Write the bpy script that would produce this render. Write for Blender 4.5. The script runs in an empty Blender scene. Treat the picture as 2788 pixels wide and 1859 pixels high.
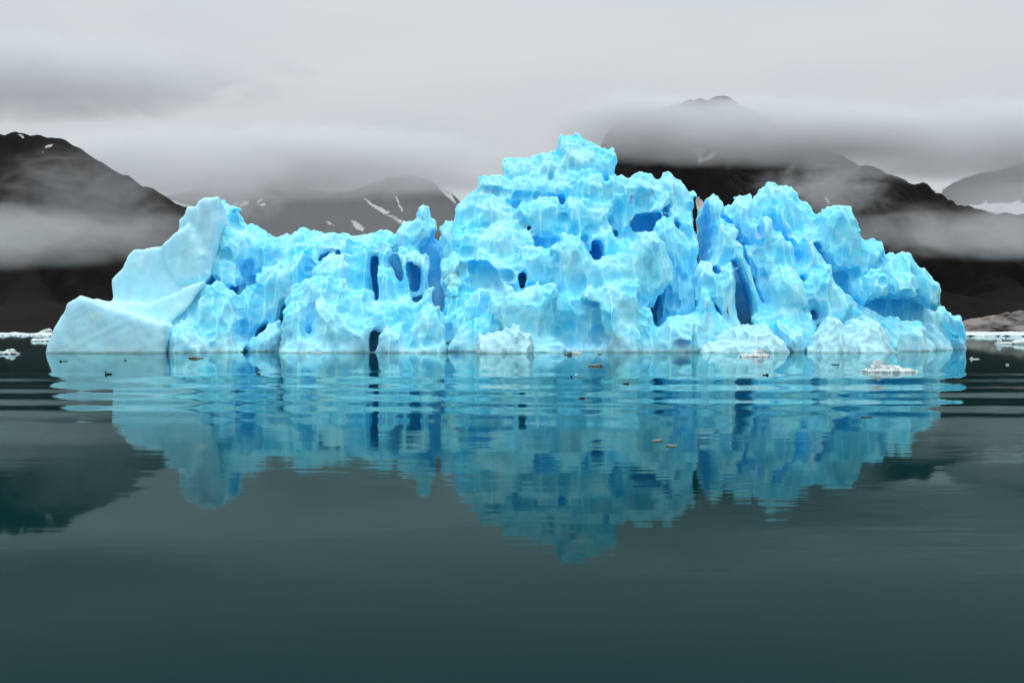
import bpy, bmesh, math, random
import numpy as np
from mathutils import Vector
from mathutils.bvhtree import BVHTree

scene = bpy.context.scene
COL = scene.collection
R = math.radians

# ------------------------------------------------------------------ camera
EYE = 2.0
cam_data = bpy.data.cameras.new('camera')
cam_data.sensor_width = 36.0
cam_data.lens = 43.46
cam_data.shift_y = -0.0113
cam_data.clip_start = 0.1
cam_data.clip_end = 30000.0
camera = bpy.data.objects.new('camera', cam_data)
camera.location = (0, 0, EYE)
camera.rotation_euler = (R(90), 0, 0)
COL.objects.link(camera)
scene.camera = camera

# ------------------------------------------------------------------ sky
SUN_EL, SUN_AZ = R(76), R(205)          # azimuth clockwise from +Y: behind the camera, a little to the left
world = bpy.data.worlds.new('World')
scene.world = world
world.use_nodes = True
wn, wl = world.node_tree.nodes, world.node_tree.links
wn.clear()


def link(tree, a, b):
    tree.links.new(a, b)


def nd(tree, kind, **kw):
    n = tree.nodes.new(kind)
    for k, v in kw.items():
        if k.startswith('in_'):
            key = k[3:]
            key = int(key) if key.isdigit() else key
            n.inputs[key].default_value = v
        else:
            setattr(n, k, v)
    return n


def mth(tree, op, a, b=None, c=None, clamp=False):
    n = tree.nodes.new('ShaderNodeMath')
    n.operation = op
    n.use_clamp = clamp
    for i, v in enumerate((a, b, c)):
        if v is None:
            continue
        if isinstance(v, (int, float)):
            n.inputs[i].default_value = v
        else:
            tree.links.new(v, n.inputs[i])
    return n.outputs[0]


def ramp(tree, fac, stops, interp='LINEAR'):
    n = tree.nodes.new('ShaderNodeValToRGB')
    n.color_ramp.interpolation = interp
    while len(n.color_ramp.elements) < len(stops):
        n.color_ramp.elements.new(0.5)
    for e, (p, c) in zip(n.color_ramp.elements, stops):
        e.position = p
        e.color = c if len(c) == 4 else (*c, 1)
    tree.links.new(fac, n.inputs[0])
    return n.outputs['Color']


def mixc(tree, fac, a, b, blend='MIX'):
    n = tree.nodes.new('ShaderNodeMix')
    n.data_type = 'RGBA'
    n.blend_type = blend
    for sock, v in ((n.inputs[0], fac), (n.inputs[6], a), (n.inputs[7], b)):
        if isinstance(v, (int, float)):
            sock.default_value = v
        elif isinstance(v, tuple):
            sock.default_value = v if len(v) == 4 else (*v, 1)
        else:
            tree.links.new(v, sock)
    return n.outputs[2]


wt = world.node_tree
sky_tex = nd(wt, 'ShaderNodeTexSky', sky_type='NISHITA', sun_disc=False, sun_elevation=SUN_EL, sun_rotation=SUN_AZ)
tc = nd(wt, 'ShaderNodeTexCoord')
sep = nd(wt, 'ShaderNodeSeparateXYZ')
wl.new(tc.outputs['Generated'], sep.inputs[0])
upz = mth(wt, 'MAXIMUM', sep.outputs['Z'], 0.0)
# a closed cloud deck, brighter towards the zenith as overcast skies are
lum = mth(wt, 'MULTIPLY_ADD', mth(wt, 'MULTIPLY', upz, upz), 14.0, 6.9)
mp = nd(wt, 'ShaderNodeMapping')
mp.inputs['Scale'].default_value = (1.0, 1.0, 3.4)
wl.new(tc.outputs['Generated'], mp.inputs[0])
n1 = nd(wt, 'ShaderNodeTexNoise', in_Scale=2.3, in_Detail=6.0, in_Roughness=0.5, in_Distortion=0.5)
wl.new(mp.outputs[0], n1.inputs['Vector'])
cl = mth(wt, 'MULTIPLY_ADD', n1.outputs['Fac'], 0.30, 0.83)
lum = mth(wt, 'MULTIPLY', lum, cl)
tint = ramp(wt, n1.outputs['Fac'], [(0.3, (0.915, 0.985, 1.03)), (0.7, (0.95, 0.985, 1.03))])
vm = nd(wt, 'ShaderNodeVectorMath', operation='SCALE')
wl.new(tint, vm.inputs[0])
wl.new(lum, vm.inputs['Scale'])
skyc = mixc(wt, 0.97, sky_tex.outputs[0], vm.outputs[0])
bg = nd(wt, 'ShaderNodeBackground', in_Strength=0.1)
wl.new(skyc, bg.inputs['Color'])
wo = nd(wt, 'ShaderNodeOutputWorld')
wl.new(bg.outputs[0], wo.inputs['Surface'])

# ------------------------------------------------------------------ sun behind the overcast
sun_data = bpy.data.lights.new('sun', 'SUN')
sun_data.energy = 0.9
sun_data.angle = R(50)
sun_data.color = (1.0, 0.97, 0.93)
sun = bpy.data.objects.new('sun', sun_data)
sun_dir = Vector((math.sin(SUN_AZ) * math.cos(SUN_EL), math.cos(SUN_AZ) * math.cos(SUN_EL), math.sin(SUN_EL)))
sun.rotation_euler = sun_dir.to_track_quat('Z', 'Y').to_euler()
COL.objects.link(sun)

# ------------------------------------------------------------------ exposure and render settings
vs = scene.view_settings
vs.view_transform = 'Standard'
vs.look = 'None'
vs.gamma = 1.0
vs.use_curve_mapping = False
vs.exposure = -0.10
scene.render.engine = 'CYCLES'
cy = scene.cycles
cy.max_bounces = 16
cy.diffuse_bounces = 12
cy.glossy_bounces = 3
cy.transmission_bounces = 2
cy.volume_bounces = 2
cy.volume_max_steps = 96
cy.use_denoising = True
cy.caustics_reflective = False


# ------------------------------------------------------------------ helpers
def tag(o, label=None, cat=None, group=None, kind=None):
    for k, v in (('label', label), ('category', cat), ('group', group), ('kind', kind)):
        if v:
            o[k] = v
    return o


def put(name, me, mat=None, parent=None, loc=(0, 0, 0)):
    me.name = name
    o = bpy.data.objects.new(name, me)
    o.location = loc
    if mat:
        me.materials.append(mat)
    COL.objects.link(o)
    if parent:
        o.parent = parent
    return o


def mesh_arrays(name, v, faces, smooth=True):
    """mesh from an (n,3) array and an (m,k) array, all faces of k corners"""
    me = bpy.data.meshes.new(name)
    v = np.ascontiguousarray(v, np.float32)
    faces = np.ascontiguousarray(faces, np.int32)
    m, k = faces.shape
    me.vertices.add(len(v))
    me.vertices.foreach_set('co', v.ravel())
    me.loops.add(m * k)
    me.loops.foreach_set('vertex_index', faces.ravel())
    me.polygons.add(m)
    me.polygons.foreach_set('loop_start', np.arange(0, m * k, k, dtype=np.int32))
    me.polygons.foreach_set('use_smooth', np.full(m, smooth))
    me.update(calc_edges=True)
    return me


_rng = np.random.default_rng(7)
_PERM = _rng.permutation(256).astype(np.int32)
_PERM = np.concatenate([_PERM, _PERM, _PERM])
_GR = _rng.normal(size=(256, 3))
_GR = (_GR / np.linalg.norm(_GR, axis=1)[:, None]).astype(np.float32)


def _hash(ix, iy, iz):
    return _PERM[_PERM[_PERM[ix & 255] + (iy & 255)] + (iz & 255)]


def perlin(x, y, z):
    x, y, z = np.broadcast_arrays(np.asarray(x, np.float32), np.asarray(y, np.float32), np.asarray(z, np.float32))
    ix, iy, iz = (np.floor(a).astype(np.int32) for a in (x, y, z))
    fx, fy, fz = x - ix, y - iy, z - iz
    u, v, w = (a * a * a * (a * (a * 6 - 15) + 10) for a in (fx, fy, fz))
    out = 0
    for dx in (0, 1):
        for dy in (0, 1):
            for dz in (0, 1):
                g = _GR[_hash(ix + dx, iy + dy, iz + dz)]
                d = g[..., 0] * (fx - dx) + g[..., 1] * (fy - dy) + g[..., 2] * (fz - dz)
                out = out + d * (u if dx else 1 - u) * (v if dy else 1 - v) * (w if dz else 1 - w)
    return out * 1.5


def fbm(x, y, z, octaves=4, gain=0.5):
    s, a, f = 0, 1.0, 1.0
    for k in range(octaves):
        s = s + a * perlin(x * f + 17.3 * k, y * f - 9.1 * k, z * f + 4.7 * k)
        a *= gain
        f *= 2.03
    return s


def cells(x, y, z):
    """distance to the nearest of the scattered points, one a cell"""
    ix, iy, iz = (np.floor(a).astype(np.int32) for a in (x, y, z))
    best = np.full(x.shape, 9.0, np.float32)
    for dx in (-1, 0, 1):
        for dy in (-1, 0, 1):
            for dz in (-1, 0, 1):
                h = _hash(ix + dx, iy + dy, iz + dz)
                px = ix + dx + 0.5 + 0.42 * _GR[h, 0] - x
                py = iy + dy + 0.5 + 0.42 * _GR[h, 1] - y
                pz = iz + dz + 0.5 + 0.42 * _GR[h, 2] - z
                np.minimum(best, px * px + py * py + pz * pz, out=best)
    return np.sqrt(best)


def smax(a, b, k):
    h = np.maximum(k - np.abs(a - b), 0) / k
    return np.maximum(a, b) + h * h * k * 0.25


def smin(a, b, k):
    h = np.maximum(k - np.abs(a - b), 0) / k
    return np.minimum(a, b) - h * h * k * 0.25


def outline_distance(px, pz, poly):
    """signed distance to a closed outline, negative inside"""
    p = np.array(poly, np.float32)
    q = np.roll(p, -1, 0)
    best = np.full(px.shape, 1e9, np.float32)
    inside = np.zeros(px.shape, bool)
    for (ax, az), (bx, bz) in zip(p, q):
        ex, ez = bx - ax, bz - az
        L = ex * ex + ez * ez
        if L < 1e-9:
            continue
        t = np.clip(((px - ax) * ex + (pz - az) * ez) / L, 0, 1)
        dx, dz = px - ax - t * ex, pz - az - t * ez
        np.minimum(best, dx * dx + dz * dz, out=best)
        if az != bz:
            c = ((az > pz) != (bz > pz)) & (px < ex * (pz - az) / ez + ax)
            inside ^= c
    d = np.sqrt(best)
    return np.where(inside, -d, d)


def surface_nets(F, x0, y0, z0, hx, hy, hz):
    nx, ny, nz = F.shape
    S = F < 0
    c = S[:-1, :-1, :-1].astype(np.int8)
    for dx in (0, 1):
        for dy in (0, 1):
            for dz in (0, 1):
                if dx or dy or dz:
                    c += S[dx:nx - 1 + dx, dy:ny - 1 + dy, dz:nz - 1 + dz]
    act = np.argwhere((c > 0) & (c < 8)).astype(np.int32)
    idx = np.full((nx - 1, ny - 1, nz - 1), -1, np.int32)
    i, j, k = act.T
    idx[i, j, k] = np.arange(len(act), dtype=np.int32)
    corner = {}
    for dx in (0, 1):
        for dy in (0, 1):
            for dz in (0, 1):
                corner[dx, dy, dz] = F[i + dx, j + dy, k + dz]
    acc = np.zeros((len(act), 3), np.float32)
    cnt = np.zeros(len(act), np.float32)
    for a in corner:
        for ax in range(3):
            if a[ax]:
                continue
            b = tuple(1 if t == ax else a[t] for t in range(3))
            fa, fb = corner[a], corner[b]
            cross = (fa < 0) != (fb < 0)
            t = np.where(cross, fa / np.where(cross, fa - fb, 1), 0)
            for m in range(3):
                acc[:, m] += np.where(cross, a[m] + (t if m == ax else 0), 0)
            cnt += cross
    v = acc / cnt[:, None] + act
    v = v * np.array([hx, hy, hz], np.float32) + np.array([x0, y0, z0], np.float32)
    quads = []
    for ax in range(3):
        lo = [slice(1, -1)] * 3
        hi = [slice(1, -1)] * 3
        lo[ax], hi[ax] = slice(0, -1), slice(1, None)
        A, B = S[tuple(lo)], S[tuple(hi)]
        for flip in (False, True):
            e = np.argwhere((A & ~B) if not flip else (~A & B)).astype(np.int32)
            o1, o2 = [t for t in range(3) if t != ax]
            e[:, o1] += 1
            e[:, o2] += 1
            base = e
            p = []
            for d1, d2 in ((1, 1), (0, 1), (0, 0), (1, 0)):
                g = base.copy()
                g[:, o1] -= d1
                g[:, o2] -= d2
                p.append(idx[g[:, 0], g[:, 1], g[:, 2]])
            q = np.stack(p, 1)
            rev = flip ^ (ax == 1)
            quads.append(q[:, ::-1] if rev else q)
    return v, np.concatenate(quads)


def vertex_normals(v, q):
    a = v[q[:, 2]] - v[q[:, 0]]
    b = v[q[:, 3]] - v[q[:, 1]]
    fn = np.cross(a, b)
    n = np.zeros_like(v)
    for m in range(3):
        for c in range(4):
            n[:, m] += np.bincount(q[:, c], fn[:, m], len(v))
    return n / np.maximum(np.linalg.norm(n, axis=1), 1e-9)[:, None]

# ------------------------------------------------------------------ water
def ramp_val(t, v, a, b):
    n = nd(t, 'ShaderNodeMapRange', interpolation_type='SMOOTHSTEP')
    n.inputs['From Min'].default_value = a
    n.inputs['From Max'].default_value = b
    link(t, v, n.inputs['Value'])
    return n.outputs[0]


def water_material():
    m = bpy.data.materials.new('fjord_water')
    m.use_nodes = True
    t = m.node_tree
    t.nodes.remove(t.nodes['Principled BSDF'])
    # silty green body under a mirror that strengthens towards grazing view
    body = nd(t, 'ShaderNodeBsdfDiffuse', in_Color=(0.0006, 0.019, 0.0195, 1))
    mirror = nd(t, 'ShaderNodeBsdfGlossy', in_Color=(0.77, 0.97, 0.98, 1), in_Roughness=0.03)
    fres = nd(t, 'ShaderNodeFresnel', in_IOR=1.043)
    mix = nd(t, 'ShaderNodeMixShader')
    link(t, fres.outputs[0], mix.inputs[0])
    link(t, body.outputs[0], mix.inputs[1])
    link(t, mirror.outputs[0], mix.inputs[2])
    link(t, mix.outputs[0], t.nodes['Material Output'].inputs['Surface'])
    g = nd(t, 'ShaderNodeNewGeometry')
    s = nd(t, 'ShaderNodeSeparateXYZ')
    link(t, g.outputs['Position'], s.inputs[0])
    X, Y = s.outputs['X'], s.outputs['Y']

    def noise(sx, sy, detail, off=0.0):
        mp = nd(t, 'ShaderNodeMapping')
        mp.inputs['Scale'].default_value = (sx, sy, 1)
        mp.inputs['Location'].default_value = (off, off, 0)
        link(t, g.outputs['Position'], mp.inputs[0])
        n = nd(t, 'ShaderNodeTexNoise', in_Scale=1.0, in_Detail=detail, in_Roughness=0.55)
        link(t, mp.outputs[0], n.inputs['Vector'])
        return mth(t, 'SUBTRACT', n.outputs['Fac'], 0.5)
    # slopes of the surface: an old boat wake of long low swells, shorter towards the boat ...
    ysh = mth(t, 'MULTIPLY_ADD', X, 0.012, Y)
    ysh = mth(t, 'MULTIPLY_ADD', noise(0.03, 0.03, 1.0, 3.0), 9.0, ysh)
    phase = mth(t, 'DIVIDE', 1180.0, mth(t, 'MAXIMUM', ysh, 5.0))
    wave = mth(t, 'SINE', phase)
    band = mth(t, 'MULTIPLY', ramp_val(t, Y, 24, 33), mth(t, 'SUBTRACT', 1.0, ramp_val(t, Y, 54, 60)))
    wave = mth(t, 'MULTIPLY', mth(t, 'MULTIPLY', wave, band), 0.0125)
    amp = mth(t, 'MULTIPLY_ADD', noise(0.03, 0.06, 1.0, 9.0), 1.4, 0.9)
    wave = mth(t, 'MULTIPLY', wave, amp)
    # ... and cat's paws that die out towards the ice
    near = mth(t, 'SUBTRACT', 1.0, ramp_val(t, Y, 45, 75))
    patch = ramp_val(t, noise(0.10, 0.16, 2.0, 5.0), -0.12, 0.16)
    fine = mth(t, 'MULTIPLY', noise(0.9, 5.5, 2.0), mth(t, 'MULTIPLY_ADD', patch, 0.030, 0.006))
    fine = mth(t, 'MULTIPLY', fine, mth(t, 'MULTIPLY_ADD', near, 0.9, 0.1))
    roll = mth(t, 'MULTIPLY', noise(0.10, 0.40, 1.0, 21.0), mth(t, 'MULTIPLY', near, 0.014))
    far = mth(t, 'MULTIPLY', noise(0.02, 0.12, 2.0, 2.0), 0.0015)
    sy = mth(t, 'ADD', mth(t, 'ADD', wave, fine), mth(t, 'ADD', roll, far))
    sx = mth(t, 'MULTIPLY', noise(0.5, 1.6, 2.0, 31.0), mth(t, 'MULTIPLY_ADD', near, 0.006, 0.0006))
    c = nd(t, 'ShaderNodeCombineXYZ', in_Z=1.0)
    link(t, sx, c.inputs['X'])
    link(t, sy, c.inputs['Y'])
    v = nd(t, 'ShaderNodeVectorMath', operation='NORMALIZE')
    link(t, c.outputs[0], v.inputs[0])
    link(t, v.outputs[0], mirror.inputs['Normal'])
    link(t, v.outputs[0], fres.inputs['Normal'])
    return m


W = 9000.0
wm = mesh_arrays('water', np.array([(-W, -600, 0), (W, -600, 0), (W, 12000, 0), (-W, 12000, 0)], np.float32), np.array([[0, 1, 2, 3]]))
tag(put('water', wm, water_material()), 'calm dark green fjord water with long ripples', kind='structure')

# ------------------------------------------------------------------ ridge lines in metres
RIDGES = {
    'left_mountain': [(-945.8,275.9),(-749.7,236.6),(-619.0,210.5),(-520.9,187.6),(-455.6,177.2),(-430.7,175.2),(-410.5,173.6),(-399.0,171.6),(-385.6,164.4),(-365.7,151.7),(-349.0,141.9),(-328.8,130.1),(-308.8,120.0),(-295.4,113.4),(-259.5,92.8),(-207.2,60.2),(-161.4,30.8),(-109.2,-2.6)],
    'far_ridge': [(-887.0,128.9),(-780.0,214.5),(-694.5,256.5),(-669.5,261.5),(-637.4,269.4),(-608.9,280.1),(-586.1,291.5),(-566.1,300.0),(-537.6,305.7),(-502.0,301.5),(-466.3,294.3),(-441.4,293.6),(-420.0,285.8),(-387.9,276.5),(-352.2,268.7),(-316.6,272.2),(-280.9,284.4),(-238.1,297.2),(-195.4,304.3),(-159.7,292.9),(-116.9,265.8),(-67.0,221.6),(39.9,143.2),(146.9,71.9)],
    'right_mountain': [(-28.5,-4.2),(38.3,54.6),(74.0,134.8),(91.8,188.3),(109.6,230.6),(120.8,250.7),(128.3,253.8),(145.3,260.5),(172.0,268.5),(203.2,278.3),(224.2,283.6),(246.9,286.8),(263.4,282.7),(283.4,271.6),(314.6,255.1),(359.2,235.1),(403.7,210.6),(429.6,200.8),(443.9,195.9),(474.2,185.2),(508.0,170.4),(533.0,158.0),(564.2,147.3),(582.0,145.0),(598.0,137.5),(621.2,125.9),(671.1,99.1),(760.2,45.7),(849.4,-4.2)],
    'distant_ridge': [(686.6,160.8),(766.8,305.2),(823.0,337.3),(853.5,332.5),(871.1,323.7),(895.2,314.8),(920.9,306.8),(943.3,317.2),(983.4,333.3),(1047.6,349.3),(1118.2,367.8),(1248.1,417.5),(1448.7,401.5),(1689.3,321.3),(2010.2,160.8)],
    'shore_moraine': [(214.1,0.1),(225.5,3.5),(236.9,7.5),(246.4,9.4),(255.9,10.7),(265.1,11.9),(286.3,14.0),(324.4,13.0),(381.4,7.3),(438.5,0.1)],
}
# snow patches: slope and the bearings (right, up) of their outlines seen from the boat
SNOW = [
    ('left_mountain', [(-0.3996,0.1572),(-0.3975,0.1575),(-0.3945,0.1548),(-0.3951,0.1539)]),
    ('left_mountain', [(-0.3782,0.1471),(-0.3746,0.1488),(-0.3708,0.1491),(-0.3725,0.1474),(-0.3773,0.1462)]),
    ('left_mountain', [(-0.3803,0.1432),(-0.3788,0.1435),(-0.3791,0.1423)]),
    ('far_ridge', [(-0.2078,0.1133),(-0.2049,0.113),(-0.2038,0.1113),(-0.2023,0.1101),(-0.2043,0.1101),(-0.2072,0.1116)]),
    ('far_ridge', [(-0.1987,0.107),(-0.1973,0.108),(-0.1966,0.1075),(-0.198,0.1064)]),
    ('far_ridge', [(-0.2066,0.103),(-0.2038,0.105),(-0.2009,0.1057),(-0.2014,0.1048),(-0.2043,0.1027),(-0.2061,0.1016)]),
    ('far_ridge', [(-0.2049,0.1005),(-0.2021,0.1018),(-0.1995,0.1025),(-0.1992,0.1002),(-0.2021,0.0995),(-0.2043,0.0998)]),
    ('far_ridge', [(-0.2265,0.1005),(-0.2225,0.1033),(-0.2194,0.1041),(-0.2214,0.1016),(-0.226,0.0987),(-0.2277,0.0987)]),
    ('far_ridge', [(-0.2208,0.0999),(-0.2169,0.103),(-0.2132,0.1039),(-0.2137,0.1018),(-0.2169,0.1005),(-0.2203,0.0987)]),
    ('far_ridge', [(-0.2396,0.1078),(-0.2373,0.1086),(-0.2356,0.1098),(-0.2362,0.1084),(-0.2379,0.1067)]),
    ('far_ridge', [(-0.1634,0.1086),(-0.1623,0.1082),(-0.1625,0.1066),(-0.1631,0.107)]),
    ('far_ridge', [(-0.1202,0.1056),(-0.1179,0.1061),(-0.1134,0.1027),(-0.1043,0.0976),(-0.0952,0.0925),(-0.0872,0.0868),(-0.0895,0.0845),(-0.0975,0.0897),(-0.1077,0.0953),(-0.1145,0.0993),(-0.1168,0.1027)]),
    ('far_ridge', [(-0.0943,0.1082),(-0.0927,0.107),(-0.0912,0.1027),(-0.0889,0.0982),(-0.087,0.0948),(-0.0889,0.0957),(-0.0918,0.1005),(-0.0935,0.1044)]),
    ('far_ridge', [(-0.0605,0.1155),(-0.0577,0.1152),(-0.0531,0.1116),(-0.0486,0.109),(-0.0474,0.1061),(-0.0446,0.101),(-0.0497,0.1044),(-0.0554,0.1096),(-0.0588,0.113)]),
    ('far_ridge', [(-0.1304,0.0879),(-0.1276,0.0882),(-0.1236,0.0857),(-0.1191,0.0823),(-0.1202,0.0789),(-0.1259,0.0811),(-0.1287,0.0845)]),
    ('far_ridge', [(-0.1503,0.0874),(-0.1475,0.0866),(-0.143,0.084),(-0.1441,0.0839),(-0.1486,0.0857)]),
    ('far_ridge', [(-0.2765,0.1039),(-0.2726,0.1041),(-0.268,0.1025),(-0.2612,0.1005),(-0.2623,0.097),(-0.268,0.0993),(-0.2737,0.1022)]),
    ('right_mountain', [(0.1467,0.1473),(0.152,0.1466),(0.1565,0.1461),(0.1557,0.1428),(0.153,0.1406),(0.155,0.1383),(0.1572,0.1401),(0.161,0.1425),(0.164,0.1443),(0.1659,0.1413),(0.1617,0.138),(0.1572,0.1361),(0.1545,0.1371),(0.153,0.1338),(0.1521,0.1316),(0.1512,0.1346),(0.1505,0.1383),(0.15,0.1421)]),
    ('right_mountain', [(0.2525,0.1071),(0.2548,0.1071),(0.257,0.1038),(0.2575,0.1008),(0.2555,0.1023)]),
    ('right_mountain', [(0.1491,0.107),(0.1512,0.1093),(0.1569,0.0998),(0.1592,0.0826),(0.1539,0.0618),(0.1488,0.0618)]),
    ('distant_ridge', [(0.3403,0.1128),(0.3448,0.1166),(0.3485,0.1211),(0.353,0.1223),(0.3605,0.1226),(0.3553,0.1173),(0.35,0.1136),(0.347,0.1098),(0.3448,0.1091)]),
    ('distant_ridge', [(0.3193,0.1226),(0.323,0.1233),(0.3268,0.1211),(0.3253,0.1188)]),
    ('distant_ridge', [(0.3673,0.1023),(0.3748,0.1005),(0.3823,0.1038),(0.3868,0.1068),(0.3838,0.1023),(0.3913,0.1016),(0.3958,0.1038),(0.3988,0.1008),(0.4063,0.1038),(0.4101,0.1065),(0.4123,0.1023),(0.4213,0.1038),(0.4363,0.1038),(0.4363,0.0903),(0.4063,0.0918),(0.3883,0.0956),(0.3763,0.0963)]),
]

# ------------------------------------------------------------------ mountains
def rock_material(name, dark, light, scale, streak=1.0, contrast=1.0):
    m = bpy.data.materials.new(name)
    m.use_nodes = True
    t = m.node_tree
    b = t.nodes['Principled BSDF']
    g = nd(t, 'ShaderNodeNewGeometry')
    mp = nd(t, 'ShaderNodeMapping')
    mp.inputs['Scale'].default_value = (1, 0.5, 1 / streak)
    mp.inputs['Rotation'].default_value = (0, 0.5, 0)
    link(t, g.outputs['Position'], mp.inputs[0])
    n = nd(t, 'ShaderNodeTexNoise', in_Scale=scale, in_Detail=8.0, in_Roughness=0.62)
    link(t, mp.outputs[0], n.inputs['Vector'])
    n2 = nd(t, 'ShaderNodeTexNoise', in_Scale=scale * 0.17, in_Detail=3.0)
    link(t, g.outputs['Position'], n2.inputs['Vector'])
    f = mth(t, 'MULTIPLY_ADD', n2.outputs['Fac'], 0.4, mth(t, 'MULTIPLY', n.outputs['Fac'], 0.6))
    link(t, ramp(t, f, [(0.5 - 0.15 / contrast, dark), (0.5 + 0.15 / contrast, light)]), b.inputs['Base Color'])
    b.inputs['Roughness'].default_value = 1.0
    b.inputs['Specular IOR Level'].default_value = 0.05
    return m


def slope_mesh(name, ridge, y_foot, y_ridge, y_back, nx, ny, rough, gully, power=1.15, seed=0.0):
    xs = np.linspace(ridge[0][0], ridge[-1][0], nx)
    zr = np.interp(xs, [p[0] for p in ridge], [p[1] for p in ridge])
    zr = zr + rough * 0.12 * fbm(xs / gully * 2.2, seed, 3.1, 4)
    v = np.linspace(0, 1.35, ny)
    X = np.repeat(xs[:, None], ny, 1)
    wob = 0.06 * (y_ridge - y_foot) * fbm(xs / gully / 4, seed + 9, 0.3, 2)
    up = np.clip(v, 0, 1)
    down = np.clip((v - 1) / 0.35, 0, 1)
    Yv = y_foot + wob[:, None] * (1 - up) + (y_ridge - y_foot) * up[None, :] + (y_back - y_ridge) * down[None, :]
    prof = up ** power * (1 - down ** 1.3)
    Z = (zr[:, None] + 4) * prof[None, :] - 4
    mask = np.clip(4 * up * (1 - up), 0, 1)[None, :]
    rel = fbm(X / gully + 0.4 * Yv / gully, Yv / gully / 2.5, seed, 5) - 0.6 * np.abs(fbm(X / gully * 0.7, Yv / gully / 5, seed + 5, 3))
    Z = Z + rough * rel * mask * np.clip(Z / 60, 0, 1)
    P = np.stack([X, Yv, Z], -1).reshape(-1, 3)
    i, j = np.meshgrid(np.arange(nx - 1), np.arange(ny - 1), indexing='ij')
    a = (i * ny + j).ravel()
    return mesh_arrays(name, P, np.stack([a, a + ny, a + ny + 1, a + 1], 1))


ROCK = rock_material('dark_wet_rock', (0.004, 0.004, 0.0045), (0.018, 0.016, 0.0145), 0.03, 2.5)
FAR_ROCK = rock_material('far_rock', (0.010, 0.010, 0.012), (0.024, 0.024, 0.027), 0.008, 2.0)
MORAINE = rock_material('ice_cored_moraine', (0.012, 0.011, 0.010), (0.22, 0.20, 0.185), 0.10, 6.0, 2.2)
slopes = {}
for name, args, mat, lab in (
        ('left_mountain', (700, 1100, 1600, 260, 140, 34, 45, 1.2, 1.0), ROCK, 'black mountain slope left of the iceberg'),
        ('far_ridge', (1750, 2400, 3000, 300, 120, 50, 110, 1.1, 4.0), FAR_ROCK, 'grey ridge with snow gullies behind the low ice wall'),
        ('right_mountain', (900, 1500, 2100, 420, 180, 46, 55, 0.95, 7.0), ROCK, 'big black mountain behind the ice spires'),
        ('distant_ridge', (2150, 2700, 3300, 260, 110, 40, 120, 1.1, 11.0), FAR_ROCK, 'pale distant ridge at the right edge'),
        ('shore_moraine', (590, 640, 700, 520, 70, 8, 13, 0.6, 15.0), MORAINE, 'streaked dirty ice shore at the right edge')):
    me = slope_mesh(name, RIDGES[name], *args)
    slopes[name] = tag(put(name, me, mat), lab, kind='structure')

snow_mat = bpy.data.materials.new('old_snow')
snow_mat.use_nodes = True
snow_mat.node_tree.nodes['Principled BSDF'].inputs['Base Color'].default_value = (0.42, 0.42, 0.43, 1)
snow_mat.node_tree.nodes['Principled BSDF'].inputs['Roughness'].default_value = 0.9
trees = {}
for name, o in slopes.items():
    me = o.data
    co = np.zeros(len(me.vertices) * 3, np.float32)
    me.vertices.foreach_get('co', co)
    trees[name] = BVHTree.FromPolygons([Vector(c) for c in co.reshape(-1, 3)], [p.vertices[:] for p in me.polygons])
for k, (name, outline) in enumerate(SNOW):
    # a snow field lies on the slope: its outline, filled with a small grid, follows the ground 0.8 m up
    bx = [p[0] for p in outline]
    bz = [p[1] for p in outline]
    n = 26
    gu, gw = np.meshgrid(np.linspace(min(bx), max(bx), n), np.linspace(min(bz), max(bz), n), indexing='ij')
    inside = outline_distance(gu.astype(np.float32) * 1000, gw.astype(np.float32) * 1000, [(a * 1000, b * 1000) for a, b in outline])
    inside += 0.9 * fbm(gu * 900, gw * 900, k * 1.7, 3)
    vid, verts, faces = {}, [], []
    for i in range(n):
        for j in range(n):
            d = Vector((float(gu[i, j]), 1.0, float(gw[i, j]))).normalized()
            hit = trees[name].ray_cast(Vector((0, 0, EYE)), d)
            if hit[0] is None or inside[i, j] > 0.12:
                continue
            nrm = hit[1] if hit[1].z > 0 else -hit[1]
            vid[i, j] = len(verts)
            verts.append(hit[0] + nrm * 0.9)
    for i in range(n - 1):
        for j in range(n - 1):
            c = [(i, j), (i + 1, j), (i + 1, j + 1), (i, j + 1)]
            c = [vid[q] for q in c if q in vid]
            if len(c) >= 3:
                ys = [verts[q].y for q in c]
                if max(ys) - min(ys) < 90:
                    faces.append(c)
    if faces:
        me = bpy.data.meshes.new('snow_patch')
        me.from_pydata(verts, [], faces)
        put('snow_patch', me, snow_mat, slopes[name])

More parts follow.
